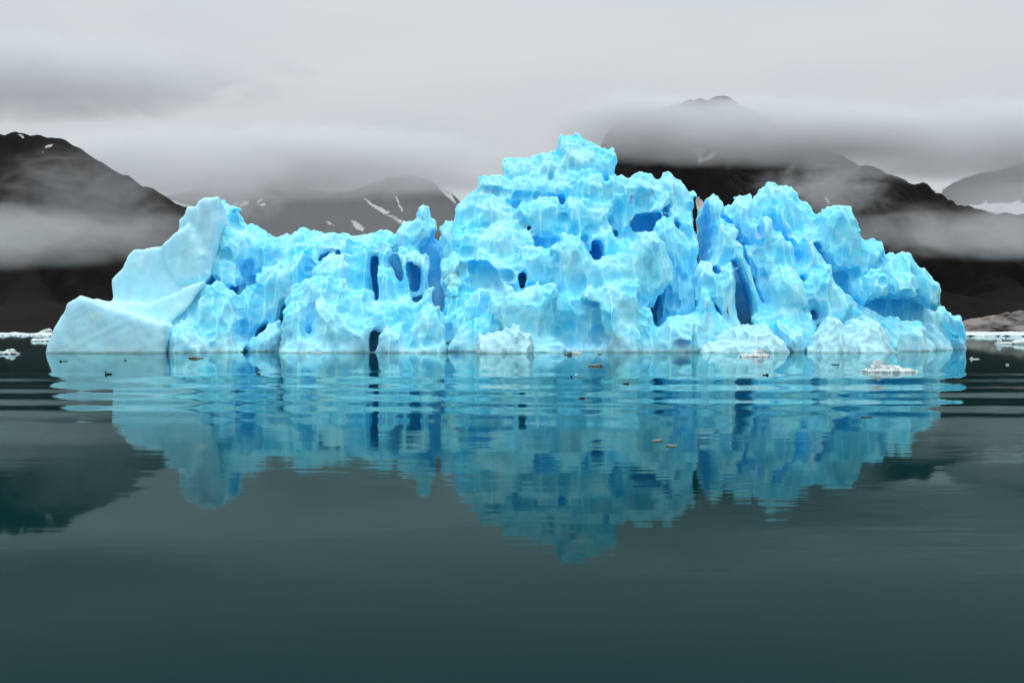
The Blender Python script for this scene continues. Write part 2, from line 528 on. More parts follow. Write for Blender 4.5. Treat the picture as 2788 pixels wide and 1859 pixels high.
# ------------------------------------------------------------------ iceberg: outlines and hollows in metres
LEDGES = [
    ('slab',106.4,10.5,0.2,0.22,0.08,0.25,[(-40.4,-1.2),(-40.15,0.67),(-39.69,1.98),(-39.29,2.99),(-38.74,4.3),(-38.38,4.65),(-38.08,4.75),(-37.68,5.05),(-37.07,4.85),(-35.86,4.3),(-33.85,3.64),(-31.83,2.99),(-30.07,2.53),(-30.16,1.48),(-30.22,-1.2)]),
    ('slab',109.6,11.5,0.15,0.5,0.1,0.2,[(-39.02,5.04),(-37.15,4.73),(-35.9,4.68),(-32.79,4.58),(-29.15,6.34),(-27.39,7.07),(-28.01,6.13),(-29.15,4.16),(-30.87,2.5),(-30.92,-1.2),(-39.54,-1.2)]),
    ('slab',113.6,10.5,0.15,0.28,0.15,0.25,[(-37.25,4.67),(-37.54,6.71),(-37.0,7.47),(-36.55,7.9),(-36.35,8.97),(-35.84,9.73),(-34.2,9.89),(-32.37,10.05),(-31.72,10.59),(-30.97,10.97),(-30.11,8.97),(-28.39,7.25),(-29.03,6.28),(-30.22,4.24),(-31.99,2.52),(-32.05,-1.2),(-37.21,-1.2)]),
    ('slab',115.84,7.5,0.2,0.15,0.35,0.2,[(-31.53,9.11),(-31.58,12.4),(-31.09,12.95),(-30.98,13.45),(-30.59,13.81),(-30.05,13.78),(-29.83,14.22),(-29.28,14.51),(-28.51,14.65),(-27.91,14.76),(-27.74,12.51),(-28.07,10.43),(-28.4,8.12),(-28.95,7.03),(-30.26,5.82),(-31.03,8.67)]),
    ('slab',114.88,8.5,0.15,0.2,0.15,0.25,[(-32.74,10.03),(-32.08,10.63),(-31.27,11.28),(-30.45,11.77),(-28.93,9.05),(-29.14,6.88),(-31.1,6.55),(-32.19,8.18)]),
    ('wall',122.3,10,0.8,0.1,0.5,0.35,[(-30.56,14.14),(-29.64,15.3),(-29.38,15.48),(-29.35,15.07),(-28.48,14.78),(-28.01,14.43),(-27.72,14.47),(-28.42,14.14),(-27.9,13.8),(-27.38,13.45),(-27.32,13.1),(-26.85,12.87),(-26.16,12.78),(-25.7,12.41),(-25.23,12.06),(-24.88,12.06),(-24.31,11.71),(-23.61,11.54),(-23.03,11.77),(-22.57,11.46),(-21.58,12.41),(-20.37,11.83),(-18.05,11.83),(-18.05,-1.2),(-31.95,-1.2),(-31.95,8.35)]),
    ('wall',119.15,7,0.5,0.1,0.2,0.35,[(-28.87,12.36),(-28.19,12.25),(-27.74,11.57),(-26.16,11.46),(-25.6,10.22),(-25.82,8.75),(-27.18,8.52),(-28.19,8.86),(-29.1,10.44)]),
    ('wall',117.05,8,0.5,0.1,0.45,0.35,[(-29.03,9.63),(-27.92,9.19),(-26.81,8.19),(-26.26,6.97),(-26.59,6.3),(-27.7,6.52),(-28.7,7.19),(-29.47,7.19),(-29.47,8.63)]),
    ('wall',110.08,10.5,0.7,0.5,0.45,0.35,[(-30.64,6.26),(-28.13,6.46),(-27.61,7.04),(-26.88,6.26),(-25.63,5.32),(-25.53,3.54),(-25.06,2.92),(-25.21,1.56),(-24.8,0.99),(-24.17,0.88),(-25.21,-1.2),(-33.45,-1.2),(-33.24,1.98),(-32.93,3.23),(-31.89,3.96),(-31.05,5.0)]),
    ('wall',107.68,6.5,0.9,0.3,0.4,0.35,[(-30.79,-1.2),(-30.52,1.47),(-30.17,2.69),(-29.36,3.0),(-28.13,1.98),(-27.93,-1.2)]),
    ('wall',108.48,5.5,0.9,0.3,0.3,0.35,[(-29.37,-1.2),(-29.06,1.47),(-28.34,2.29),(-27.11,1.88),(-26.59,1.05),(-26.49,-1.2)]),
    ('wall',116.0,7.5,0.5,0.1,0.45,0.35,[(-26.02,5.11),(-25.58,6.37),(-24.81,6.15),(-24.04,6.15),(-24.48,7.36),(-23.71,7.91),(-21.95,8.68),(-21.07,9.12),(-19.76,9.78),(-19.76,1.43),(-21.51,4.73),(-22.61,2.75),(-24.04,2.09),(-24.81,1.21),(-25.47,1.1),(-25.25,3.08),(-25.91,3.85)]),
    ('wall',112.8,8.5,0.5,0.1,0.2,0.35,[(-26.26,-1.2),(-24.77,0.7),(-23.59,1.87),(-22.74,2.51),(-21.67,2.73),(-21.35,1.44),(-21.35,-1.2)]),
    ('wall',121.46,10,0.8,0.1,0.5,0.35,[(-25.04,10.95),(-23.55,11.39),(-22.86,11.7),(-22.4,11.39),(-21.82,11.87),(-21.59,12.28),(-21.13,12.43),(-20.67,12.39),(-20.21,12.01),(-19.63,12.16),(-19.06,11.97),(-18.14,12.05),(-17.45,11.82),(-16.53,11.74),(-15.95,11.39),(-15.26,11.59),(-14.57,11.7),(-13.77,11.99),(-12.84,12.13),(-12.15,11.97),(-11.69,11.59),(-10.66,11.3),(-8.7,11.01),(-7.55,11.18),(-5.48,10.61),(-5.48,-1.2),(-25.04,-1.2)]),
    ('wall',120.2,7,0.7,0.1,0.2,0.25,[(-11.52,11.32),(-11.12,12.34),(-10.55,12.91),(-10.15,12.8),(-9.58,13.19),(-9.66,13.48),(-9.16,13.88),(-9.22,14.22),(-8.73,14.42),(-8.38,14.11),(-8.04,13.19),(-7.36,12.91),(-7.7,11.71),(-8.1,11.03),(-8.38,10.86),(-8.84,10.29),(-10.21,9.84),(-11.12,10.06)]),
    ('wall',118.1,8,0.5,0.1,0.45,0.35,[(-22.34,8.8),(-21.44,9.92),(-20.99,10.59),(-19.87,10.71),(-18.53,9.81),(-18.76,9.03),(-19.43,8.24),(-19.65,7.46),(-19.87,6.68),(-21.33,6.45),(-22.11,5.89),(-22.67,5.22),(-24.35,5.67),(-24.35,7.91)]),
    ('wall',119.78,7,0.5,0.1,0.45,0.35,[(-19.93,10.83),(-19.25,11.28),(-17.89,11.4),(-16.07,11.06),(-16.3,9.81),(-17.89,9.81),(-18.79,9.35)]),
    ('wall',116.63,8,0.5,0.1,0.45,0.35,[(-19.18,8.17),(-17.97,9.05),(-17.42,9.55),(-16.97,9.33),(-15.87,9.33),(-15.43,8.94),(-15.54,7.39),(-15.32,5.85),(-16.09,6.07),(-17.42,6.95),(-19.18,7.17)]),
    ('wall',117.68,8,0.5,0.1,0.45,0.35,[(-15.57,9.11),(-14.79,9.34),(-14.23,10.56),(-13.67,10.79),(-13.11,9.67),(-13.39,8.78),(-13.45,4.54),(-13.78,4.77),(-14.45,5.88),(-15.46,5.88),(-15.68,7.55)]),
    ('wall',115.36,6.5,0.5,0.1,0.45,0.35,[(-16.57,6.02),(-15.92,6.46),(-15.04,5.91),(-13.29,5.8),(-13.18,4.27),(-16.13,4.27)]),
    ('wall',114.08,6.5,0.6,0.1,0.45,0.35,[(-12.55,7.87),(-12.06,7.92),(-11.36,7.87),(-10.77,6.63),(-10.75,5.98),(-10.44,5.28),(-9.69,5.38),(-9.47,4.46),(-12.23,4.36),(-12.41,5.76),(-12.52,6.84)]),
    ('wall',117.05,7,0.6,0.1,0.45,0.35,[(-12.99,9.63),(-12.6,10.52),(-11.71,10.3),(-11.55,7.86),(-12.77,7.86)]),
    ('wall',115.68,5.5,0.4,0.1,0.45,0.25,[(-10.39,8.88),(-10.06,9.21),(-9.95,8.01),(-9.77,5.27),(-10.32,5.16),(-10.13,6.91),(-10.32,8.23)]),
    ('wall',117.26,7,0.5,0.1,0.45,0.35,[(-11.07,10.09),(-9.73,10.09),(-8.96,9.64),(-9.07,7.87),(-10.07,8.75),(-10.84,8.64)]),
    ('wall',116.63,8,0.5,0.1,0.45,0.35,[(-8.96,9.16),(-8.25,9.49),(-7.8,8.72),(-7.78,5.85),(-8.13,5.18),(-9.13,5.18),(-8.85,6.4)]),
    ('wall',116.42,8,0.5,0.1,0.45,0.35,[(-6.8,8.71),(-5.91,9.59),(-4.92,9.37),(-4.15,8.04),(-4.81,7.82),(-4.7,6.39),(-5.03,5.51),(-6.47,5.18),(-6.74,5.84)]),
    ('wall',114.72,5.5,0.5,0.1,0.45,0.35,[(-6.32,5.13),(-6.26,6.11),(-6.05,6.6),(-5.01,6.65),(-4.69,5.78),(-4.52,5.02),(-5.83,5.13)]),
    ('wall',108.48,7.5,0.9,0.2,0.4,0.35,[(-20.98,-1.2),(-20.72,0.64),(-20.77,1.98),(-20.31,3.52),(-20.05,4.45),(-19.69,4.6),(-19.08,4.67),(-18.82,3.93),(-18.44,3.11),(-18.41,1.16),(-18.0,1.26),(-17.95,2.49),(-17.43,3.42),(-17.95,4.55),(-17.54,4.86),(-16.2,4.75),(-16.1,4.5),(-15.43,4.5),(-15.38,3.73),(-14.66,3.52),(-14.25,3.21),(-13.42,2.96),(-13.06,2.96),(-12.71,2.49),(-12.4,2.39),(-12.65,1.47),(-12.96,-1.2)]),
    ('wall',107.36,5.5,0.8,0.25,0.3,0.35,[(-20.71,-1.2),(-20.46,0.76),(-19.69,1.47),(-18.78,1.67),(-18.27,1.37),(-17.66,1.47),(-16.44,1.06),(-15.63,0.56),(-15.63,-1.2)]),
    ('wall',112.0,7.5,0.5,0.1,0.45,0.35,[(-20.39,5.37),(-20.28,6.12),(-19.91,6.22),(-18.95,6.75),(-18.85,6.12),(-18.74,6.86),(-18.48,7.13),(-17.36,6.86),(-16.64,6.88),(-16.53,6.12),(-16.3,6.44),(-16.19,6.75),(-15.45,6.44),(-15.4,6.01),(-14.6,5.8),(-13.75,5.85),(-13.12,4.95),(-12.85,4.53),(-12.85,1.87),(-20.76,1.87),(-20.97,4.63)]),
    ('wall',114.72,7.5,0.5,0.1,0.45,0.35,[(-13.87,2.74),(-12.78,3.07),(-11.7,2.74),(-11.7,-1.2),(-14.09,-1.2)]),
    ('wall',108.64,7.5,0.9,0.2,0.4,0.35,[(-12.31,-1.2),(-12.11,0.95),(-11.49,1.98),(-10.97,2.6),(-9.58,2.65),(-9.53,1.77),(-9.12,2.39),(-8.56,2.91),(-7.99,4.35),(-7.27,4.55),(-6.96,4.14),(-6.5,4.14),(-6.34,3.52),(-6.14,2.49),(-6.03,1.26),(-5.96,-1.2)]),
    ('wall',107.52,5.5,0.7,0.2,0.45,0.35,[(-9.54,-1.2),(-9.23,0.96),(-7.91,1.16),(-7.09,0.96),(-6.89,1.37),(-6.58,1.27),(-6.58,0.96),(-6.02,0.86),(-5.9,-1.2)]),
    ('wall',111.68,7.5,0.5,0.1,0.45,0.35,[(-12.87,4.47),(-11.07,4.57),(-10.33,5.26),(-9.59,5.36),(-9.06,4.52),(-8.42,4.84),(-8.21,5.68),(-7.47,6.0),(-7.21,5.84),(-7.37,5.47),(-7.21,4.41),(-6.52,3.57),(-6.31,1.98),(-12.87,1.87)]),
    ('wall',112.8,7.5,0.6,0.1,0.45,0.35,[(-6.53,3.15),(-5.3,4.12),(-4.02,4.65),(-4.23,5.08),(-3.49,5.72),(-3.06,6.25),(-2.47,6.52),(-2.15,6.04),(-2.42,4.65),(-2.47,3.05),(-3.49,2.73),(-5.73,0.8),(-6.26,0.8)]),
    ('wall',115.68,6.5,0.5,0.1,0.45,0.35,[(-6.75,3.4),(-5.22,4.72),(-4.56,5.16),(-2.37,5.16),(-0.29,-1.2),(-6.75,-1.2)]),
    ('summit',125.66,11,1.0,0.1,0.5,0.35,[(-7.48,11.51),(-6.88,13.2),(-6.04,13.2),(-5.61,15.01),(-4.95,15.74),(-4.35,15.98),(-3.5,16.94),(-3.2,17.79),(-2.42,17.79),(-1.03,18.03),(-0.91,18.75),(-1.03,19.54),(0.48,19.54),(2.29,19.84),(4.22,20.44),(4.88,21.04),(5.06,21.89),(6.51,22.19),(7.23,21.77),(8.08,21.29),(9.16,20.8),(10.13,20.74),(10.61,20.68),(10.67,19.6),(10.25,18.27),(10.73,17.55),(11.33,17.85),(12.54,17.67),(13.27,18.21),(14.23,18.09),(15.26,17.49),(16.28,18.03),(17.61,17.31),(18.57,16.34),(18.57,13.93),(17.97,11.51),(18.33,8.5),(18.81,-1.2),(-7.48,-1.2)]),
    ('summit',128.18,8,0.5,0.1,0.2,0.35,[(4.73,20.93),(4.92,21.55),(5.04,22.47),(5.9,22.66),(6.39,22.6),(6.64,22.76),(7.13,22.6),(7.5,22.16),(8.24,21.8),(9.35,21.28),(7.38,20.32),(4.92,20.32)]),
    ('summit',126.5,8,0.35,0.1,0.05,0.2,[(6.13,20.87),(7.04,21.11),(8.5,20.99),(10.07,20.87),(10.2,21.05),(10.78,20.95),(10.8,19.96),(10.88,19.47),(10.56,18.62),(10.2,17.77),(9.47,17.65),(7.77,18.38),(7.16,18.5),(6.07,19.71)]),
    ('summit',126.92,8,0.5,0.1,0.45,0.35,[(-1.16,19.83),(0.24,19.9),(0.48,19.83),(0.97,20.08),(2.31,20.14),(2.55,20.38),(4.26,20.72),(5.36,20.6),(6.33,19.9),(6.27,19.16),(5.84,18.68),(4.38,18.19),(3.65,17.7),(2.19,17.95),(-0.0,17.7),(-0.61,17.21),(-0.98,18.92)]),
    ('summit',125.66,7,0.5,0.1,0.45,0.35,[(4.1,17.79),(4.34,18.39),(4.7,18.75),(5.79,18.81),(5.85,18.51),(6.99,18.75),(7.05,18.27),(6.39,16.82),(5.54,17.55)]),
    ('summit',124.4,8,0.5,0.1,0.45,0.35,[(-3.44,17.51),(-3.17,17.82),(-2.39,17.72),(-1.08,17.87),(-0.48,17.15),(-0.3,16.67),(0.47,17.63),(1.07,17.75),(2.38,17.93),(3.46,17.9),(3.94,17.39),(4.77,17.51),(5.49,17.57),(5.97,17.51),(6.09,15.96),(5.85,15.6),(4.77,15.72),(3.7,15.96),(2.74,15.84),(1.19,15.9),(-0.48,16.2),(-1.68,16.67),(-3.59,16.44)]),
    ('summit',123.35,8,0.5,0.1,0.2,0.35,[(6.01,15.9),(6.51,16.91),(6.98,17.97),(7.81,18.39),(8.64,18.27),(9.23,17.38),(9.47,16.79),(9.82,15.37),(9.0,14.89),(7.34,15.19),(6.51,15.37)]),
    ('summit',123.98,8,0.5,0.1,0.45,0.35,[(-5.86,12.46),(-5.6,14.84),(-4.88,15.67),(-3.58,16.51),(-1.67,16.8),(0.23,16.15),(2.85,16.03),(4.76,15.85),(5.95,15.67),(3.09,15.08),(1.19,14.96),(-0.96,14.96),(-2.98,13.77),(-4.88,12.22)]),
    ('summit',121.88,8,0.5,0.1,0.45,0.35,[(-4.8,12.4),(-4.22,13.22),(-3.63,14.27),(-2.81,14.97),(-1.88,15.5),(-0.94,15.09),(-0.12,14.74),(0.46,14.04),(1.17,13.8),(1.87,12.87),(0.93,12.05),(-1.53,12.4),(-2.93,11.93)]),
    ('summit',121.25,8,0.5,0.1,0.45,0.35,[(0.46,13.86),(0.81,14.85),(1.86,14.79),(2.67,15.37),(3.49,15.25),(4.65,15.37),(4.88,12.69),(5.23,13.16),(5.93,12.81),(6.16,11.41),(4.65,11.06),(2.32,11.3),(1.63,12.58)]),
    ('summit',121.46,8,0.5,0.1,0.2,0.35,[(5.48,15.28),(7.22,15.22),(8.39,14.81),(9.79,14.93),(10.02,14.23),(9.67,13.53),(9.32,12.36),(8.16,12.01),(7.46,11.43),(6.06,11.43),(5.59,13.18),(5.13,13.76)]),
    ('summit',119.15,8,0.5,0.1,0.45,0.35,[(-6.98,12.17),(-6.52,12.91),(-5.72,12.79),(-5.61,12.17),(-5.04,11.65),(-4.58,11.94),(-3.09,11.94),(-1.49,12.68),(-0.46,12.51),(0.45,12.62),(1.37,12.05),(1.94,11.82),(2.34,10.56),(1.6,10.11),(0.45,8.73),(-1.83,8.73),(-4.81,7.59),(-6.98,6.45),(-6.98,11.02)]),
    ('summit',116.0,6.5,0.7,0.1,0.45,0.35,[(-6.69,7.55),(-4.68,8.33),(-3.57,9.34),(-3.23,10.0),(-2.23,9.56),(-0.9,8.95),(-0.0,9.11),(0.55,9.45),(0.78,10.12),(1.11,9.84),(1.89,10.12),(2.78,10.23),(3.56,9.95),(4.14,9.0),(3.84,6.66),(3.23,6.33),(2.56,6.33),(1.44,6.11),(0.44,6.11),(-0.12,6.11),(-3.34,6.11),(-6.69,5.77)]),
    ('summit',115.04,7.5,0.8,0.1,0.45,0.35,[(3.75,9.61),(3.81,10.27),(4.52,10.6),(4.74,11.21),(5.08,11.35),(5.63,11.1),(6.51,11.04),(6.62,10.71),(7.06,10.38),(7.17,9.83),(7.4,9.5),(7.73,8.83),(8.17,7.4),(8.28,5.74),(7.06,5.19),(6.4,4.53),(5.52,4.64),(4.41,4.64),(4.14,7.4),(4.25,8.28),(4.08,9.27)]),
    ('summit',114.4,7.5,0.9,0.1,0.2,0.35,[(7.79,8.69),(8.67,8.9),(9.55,9.45),(10.43,9.34),(10.98,10.0),(11.97,11.1),(13.17,11.54),(13.83,11.1),(14.33,10.55),(14.49,9.67),(15.04,8.58),(15.17,7.48),(15.15,6.6),(14.6,6.05),(13.94,5.39),(13.28,4.07),(12.08,3.85),(9.88,4.51),(8.23,5.17)]),
    ('summit',118.1,8,0.5,0.1,0.45,0.35,[(13.83,11.96),(14.17,12.64),(14.96,13.04),(15.87,13.15),(15.98,12.08),(16.66,11.4),(17.34,10.6),(17.4,10.26),(17.0,7.65),(17.0,7.09),(15.75,7.65),(15.19,8.9),(14.51,10.38),(13.94,11.28)]),
    ('summit',121.25,7,0.5,0.1,0.45,0.25,[(15.48,13.51),(16.06,14.44),(16.99,13.97),(18.21,13.51),(18.5,13.16),(18.44,12.58),(18.1,11.18),(17.69,10.6),(16.99,11.88),(16.29,12.58)]),
    ('summit',119.36,7,0.3,0.1,0.05,0.2,[(17.18,7.37),(17.3,8.98),(17.64,10.46),(17.76,11.04),(18.33,11.4),(18.28,9.89),(18.1,8.06),(17.81,7.08)]),
    ('summit',123.14,8,0.5,0.1,0.45,0.35,[(9.45,16.53),(9.93,17.59),(10.34,17.83),(10.52,17.21),(11.11,17.77),(11.82,17.65),(12.29,17.53),(12.41,17.83),(13.0,18.06),(13.94,17.94),(14.42,17.47),(14.95,17.29),(15.25,17.94),(15.95,17.88),(17.25,17.18),(17.73,16.41),(18.2,16.35),(18.79,15.7),(18.44,15.34),(18.26,14.63),(18.2,13.69),(17.25,14.16),(16.31,14.4),(15.36,14.63),(13.71,13.92),(12.29,12.62),(11.82,12.27),(10.75,11.74),(10.28,12.15),(10.04,12.98),(9.93,13.92)]),
    ('summit',121.04,7,0.4,0.1,0.45,0.25,[(13.59,13.78),(14.06,14.65),(14.52,15.35),(15.39,15.81),(15.39,14.77),(14.52,13.72)]),
    ('summit',120.2,8,0.5,0.1,0.45,0.35,[(9.69,12.72),(10.03,12.02),(10.5,11.1),(11.53,10.87),(11.53,9.37),(8.53,8.22),(7.5,10.52),(7.38,11.56),(8.07,12.26),(9.23,12.49)]),
    ('summit',117.68,8,0.5,0.1,0.45,0.35,[(15.36,8.65),(16.94,7.63),(17.85,7.18),(18.41,8.09),(19.79,7.52),(19.79,0.74),(13.55,0.74),(14.34,5.26)]),
    ('summit',114.4,9.5,0.5,0.1,0.45,0.35,[(-6.59,5.1),(-5.5,5.98),(1.09,5.98),(4.17,5.54),(4.39,-1.2),(-6.59,-1.2)]),
    ('summit',110.4,7.5,0.7,0.05,0.08,0.3,[(-1.7,4.89),(-0.96,5.41),(-0.85,5.89),(-0.59,6.47),(-0.43,6.0),(0.42,5.73),(1.06,5.52),(1.53,5.84),(1.8,6.03),(2.12,5.84),(2.33,6.32),(2.65,5.79),(3.18,5.84),(3.05,6.24),(3.71,6.37),(3.97,5.73),(4.1,4.99),(4.0,-1.2),(1.06,-1.2),(-1.06,2.24),(-1.86,3.51)]),
    ('summit',110.88,7.5,0.5,0.25,0.5,0.35,[(-6.18,-1.2),(-5.96,1.17),(-5.33,2.24),(-4.9,2.66),(-4.37,3.14),(-2.77,3.46),(-1.81,4.15),(-0.43,3.3),(0.95,2.24),(1.06,-1.2)]),
    ('summit',108.32,5.5,0.8,0.2,0.45,0.35,[(0.41,1.61),(1.45,1.45),(2.7,1.35),(4.16,1.4),(4.57,1.09),(4.68,0.57),(5.04,-1.2),(0.62,-1.2)]),
    ('summit',113.12,9.5,0.5,-0.05,0.2,0.35,[(4.07,4.96),(4.77,5.28),(5.43,5.44),(6.08,5.12),(6.51,5.06),(8.25,5.17),(8.47,-1.2),(3.91,-1.2)]),
    ('summit',110.56,7.5,1.2,0.5,0.45,0.35,[(3.82,-1.2),(4.67,0.64),(5.3,0.43),(6.15,0.75),(7.0,0.54),(7.43,0.75),(8.49,1.17),(8.91,-1.2)]),
    ('summit',110.88,7.5,0.8,0.1,0.15,0.35,[(6.38,5.0),(6.7,5.86),(7.02,6.07),(7.45,5.64),(8.09,5.54),(8.19,6.28),(8.51,6.49),(9.36,6.6),(10.21,6.49),(10.64,6.76),(11.07,6.6),(11.6,6.6),(11.83,6.28),(11.85,5.0),(11.81,4.05),(12.66,3.94),(12.93,3.51),(13.0,2.77),(13.09,1.17),(12.34,-1.2),(8.94,-1.2),(8.94,1.17),(8.3,2.24),(7.98,3.3),(7.98,4.47)]),
    ('summit',109.44,5.5,0.7,0.15,0.45,0.35,[(7.98,4.65),(8.3,4.97),(9.35,4.86),(9.45,3.7),(10.08,2.97),(11.03,2.55),(11.55,2.23),(11.76,-1.2),(8.82,-1.2),(8.82,1.18),(8.4,2.02)]),
    ('summit',110.08,7.5,1.2,0.25,0.45,0.35,[(12.89,2.66),(13.42,2.23),(14.05,3.5),(14.79,3.4),(16.27,3.4),(16.48,2.66),(16.43,1.18),(16.27,-1.2),(11.51,-1.2),(11.51,0.97),(12.25,2.45),(12.68,3.19)]),
    ('summit',108.96,4.5,0.8,0.1,0.45,0.35,[(14.85,1.6),(15.27,2.02),(15.79,1.97),(16.21,1.5),(16.1,1.08),(15.06,1.19)]),
    ('summit',121.46,9,0.5,0.1,0.4,0.35,[(-7.12,11.43),(-5.83,12.36),(-0.47,12.6),(2.33,12.01),(7.57,12.01),(10.49,11.43),(14.57,12.6),(17.72,11.2),(18.42,-1.2),(-7.12,-1.2)]),
    ('summit',124.61,9,0.5,0.1,0.4,0.35,[(-5.63,13.83),(-3.23,16.7),(-0.48,18.01),(8.37,17.78),(12.56,16.94),(17.34,16.22),(18.06,13.83),(17.82,-1.2),(-5.87,-1.2)]),
    ('pinnacles',122.09,8,0.5,0.1,0.4,0.35,[(19.55,8.81),(22.83,10.91),(25.72,11.43),(29.65,10.38),(33.58,9.07),(36.2,8.55),(40.14,8.29),(41.45,-1.2),(19.42,-1.2)]),
    ('pinnacles',123.14,10,1.0,0.1,0.5,0.35,[(19.52,9.93),(19.26,11.78),(19.06,13.63),(19.79,15.35),(20.65,15.68),(21.38,14.42),(22.76,14.95),(24.35,15.55),(24.48,14.82),(25.41,16.54),(25.94,16.87),(28.45,16.34),(29.9,14.82),(30.83,13.5),(31.49,13.5),(32.42,14.56),(34.27,14.69),(34.8,13.23),(35.19,11.51),(36.51,11.12),(37.44,10.99),(37.7,9.4),(39.56,9.8),(40.68,9.73),(40.88,-1.2),(19.66,-1.2)]),
    ('pinnacles',120.2,8,0.7,0.1,0.45,0.35,[(18.93,9.74),(18.74,11.55),(18.54,13.48),(19.12,14.26),(19.25,15.16),(19.64,15.35),(20.16,15.44),(20.87,14.9),(20.99,14.0),(20.54,13.09),(20.16,12.84),(19.77,11.29),(19.38,9.74),(19.19,8.71)]),
    ('pinnacles',118.1,8,0.5,0.1,0.45,0.35,[(19.04,9.86),(19.42,11.12),(19.87,12.65),(20.31,12.93),(21.07,12.58),(21.83,12.27),(21.9,11.63),(21.58,10.62),(21.45,8.59),(20.56,8.02),(19.8,8.34),(18.73,8.34)]),
    ('pinnacles',122.3,8,0.5,0.1,0.45,0.35,[(21.36,14.21),(22.02,14.47),(22.48,14.99),(22.54,15.45),(23.53,15.59),(24.05,15.78),(24.32,15.56),(24.18,14.08),(24.58,13.55),(24.18,11.97),(23.92,10.4),(22.87,10.92),(22.21,12.37),(21.43,13.03)]),
    ('pinnacles',118.1,7,0.6,0.1,0.45,0.35,[(23.67,12.27),(24.11,13.03),(24.75,13.22),(25.13,13.03),(25.53,11.63),(25.38,10.87),(24.75,10.11),(24.5,8.59),(24.11,8.34),(23.73,10.11)]),
    ('pinnacles',124.4,8,0.5,0.1,0.2,0.35,[(24.87,15.08),(25.4,16.02),(25.6,16.82),(26.07,17.18),(27.0,16.95),(27.54,16.69),(28.87,16.65),(28.94,16.29),(29.54,15.49),(30.21,15.08),(30.88,14.15),(31.14,13.75),(31.68,13.59),(31.68,12.41),(30.61,12.55),(29.68,11.88),(28.61,11.88),(27.54,11.88),(26.47,12.95),(25.4,13.21),(24.67,14.15)]),
    ('pinnacles',121.46,7,0.4,0.1,0.45,0.25,[(26.43,14.25),(26.89,14.78),(27.04,15.06),(27.34,13.47),(27.73,12.04),(27.15,11.91),(26.5,12.95)]),
    ('pinnacles',117.05,8,0.5,0.1,0.45,0.35,[(24.4,8.78),(24.78,9.79),(25.41,10.92),(25.91,11.67),(26.67,10.67),(27.04,8.78),(27.67,7.9),(27.77,7.15),(26.67,7.27),(24.78,7.15),(23.96,8.03)]),
    ('pinnacles',117.26,7,0.6,0.1,0.45,0.35,[(27.47,8.16),(28.16,9.05),(28.1,10.18),(28.35,11.12),(28.63,10.81),(29.11,10.43),(29.61,9.55),(29.99,8.92),(30.18,7.91),(29.23,7.53),(27.85,7.28)]),
    ('pinnacles',121.25,7,0.5,0.1,0.45,0.35,[(27.75,10.72),(27.1,11.89),(28.92,11.76),(29.7,12.54),(30.75,12.02),(31.07,11.11),(30.23,10.72),(29.18,10.33),(29.05,9.55),(28.01,10.07)]),
    ('pinnacles',120.2,8,1.1,0.1,0.2,0.35,[(30.58,13.16),(31.0,14.0),(31.64,14.38),(32.54,14.62),(33.45,14.51),(33.84,14.0),(34.03,13.09),(34.35,12.71),(34.29,12.06),(34.51,11.87),(34.35,11.55),(34.61,10.77),(34.51,8.45),(33.45,7.8),(31.77,7.8),(31.13,8.45),(30.48,10.51),(30.74,11.93)]),
    ('pinnacles',119.7,8,0.5,0.1,0.45,0.35,[(34.4,10.73),(34.59,10.89),(35.36,10.99),(35.88,11.12),(36.39,10.86),(36.61,10.35),(36.55,9.45),(36.01,8.81),(35.24,7.91),(33.95,7.39),(34.34,8.93)]),
    ('pinnacles',119.34,8,1.0,0.1,0.45,0.35,[(33.15,6.74),(33.72,7.63),(34.62,7.76),(35.9,9.04),(36.54,9.27),(37.18,9.43),(37.5,9.62),(37.82,9.43),(38.34,9.75),(38.98,9.64),(39.55,9.62),(39.75,8.79),(39.87,8.27),(40.77,8.02),(41.28,7.38),(41.8,6.61),(41.95,6.1),(41.89,4.56),(41.15,4.05),(39.87,4.69),(38.98,4.94),(36.67,5.33),(35.13,5.07),(34.11,4.3),(33.21,5.33)]),
    ('pinnacles',114.26,4.5,0.7,0.1,0.45,0.35,[(33.51,5.43),(33.39,7.03),(33.88,7.52),(34.86,7.76),(35.35,7.03),(35.11,5.55),(34.25,5.19)]),
    ('pinnacles',117.37,6,0.7,0.1,0.45,0.35,[(36.57,5.65),(36.32,6.91),(37.07,7.67),(38.46,7.67),(39.21,6.15),(38.58,5.21),(37.58,5.65)]),
    ('pinnacles',123.27,9,0.5,0.25,0.45,0.35,[(34.17,5.7),(41.85,5.7),(43.17,4.91),(43.3,-1.2),(34.17,-1.2)]),
    ('pinnacles',126.64,8,0.5,0.15,0.45,0.35,[(42.31,4.44),(43.67,5.26),(44.42,4.78),(44.76,4.78),(45.17,4.17),(45.58,3.76),(46.39,3.65),(47.0,3.29),(47.1,1.86),(46.94,0.77),(47.37,-1.2),(42.31,-1.2)]),
    ('pinnacles',114.4,7.5,0.9,0.1,0.4,0.35,[(17.28,6.66),(17.52,7.77),(17.95,8.51),(18.69,8.57),(19.67,8.14),(19.92,7.95),(20.41,8.38),(20.96,8.38),(21.27,7.77),(21.05,6.79),(20.9,4.94),(21.46,2.36),(19.92,2.12),(19.18,4.57),(17.22,4.94)]),
    ('pinnacles',111.52,7.5,1.0,0.15,0.45,0.35,[(17.14,3.67),(17.38,4.87),(17.5,5.59),(18.52,5.65),(18.7,4.27),(19.18,3.07),(19.9,2.47),(20.62,2.35),(18.7,-1.2),(15.11,-1.2),(15.11,3.31),(15.83,3.55)]),
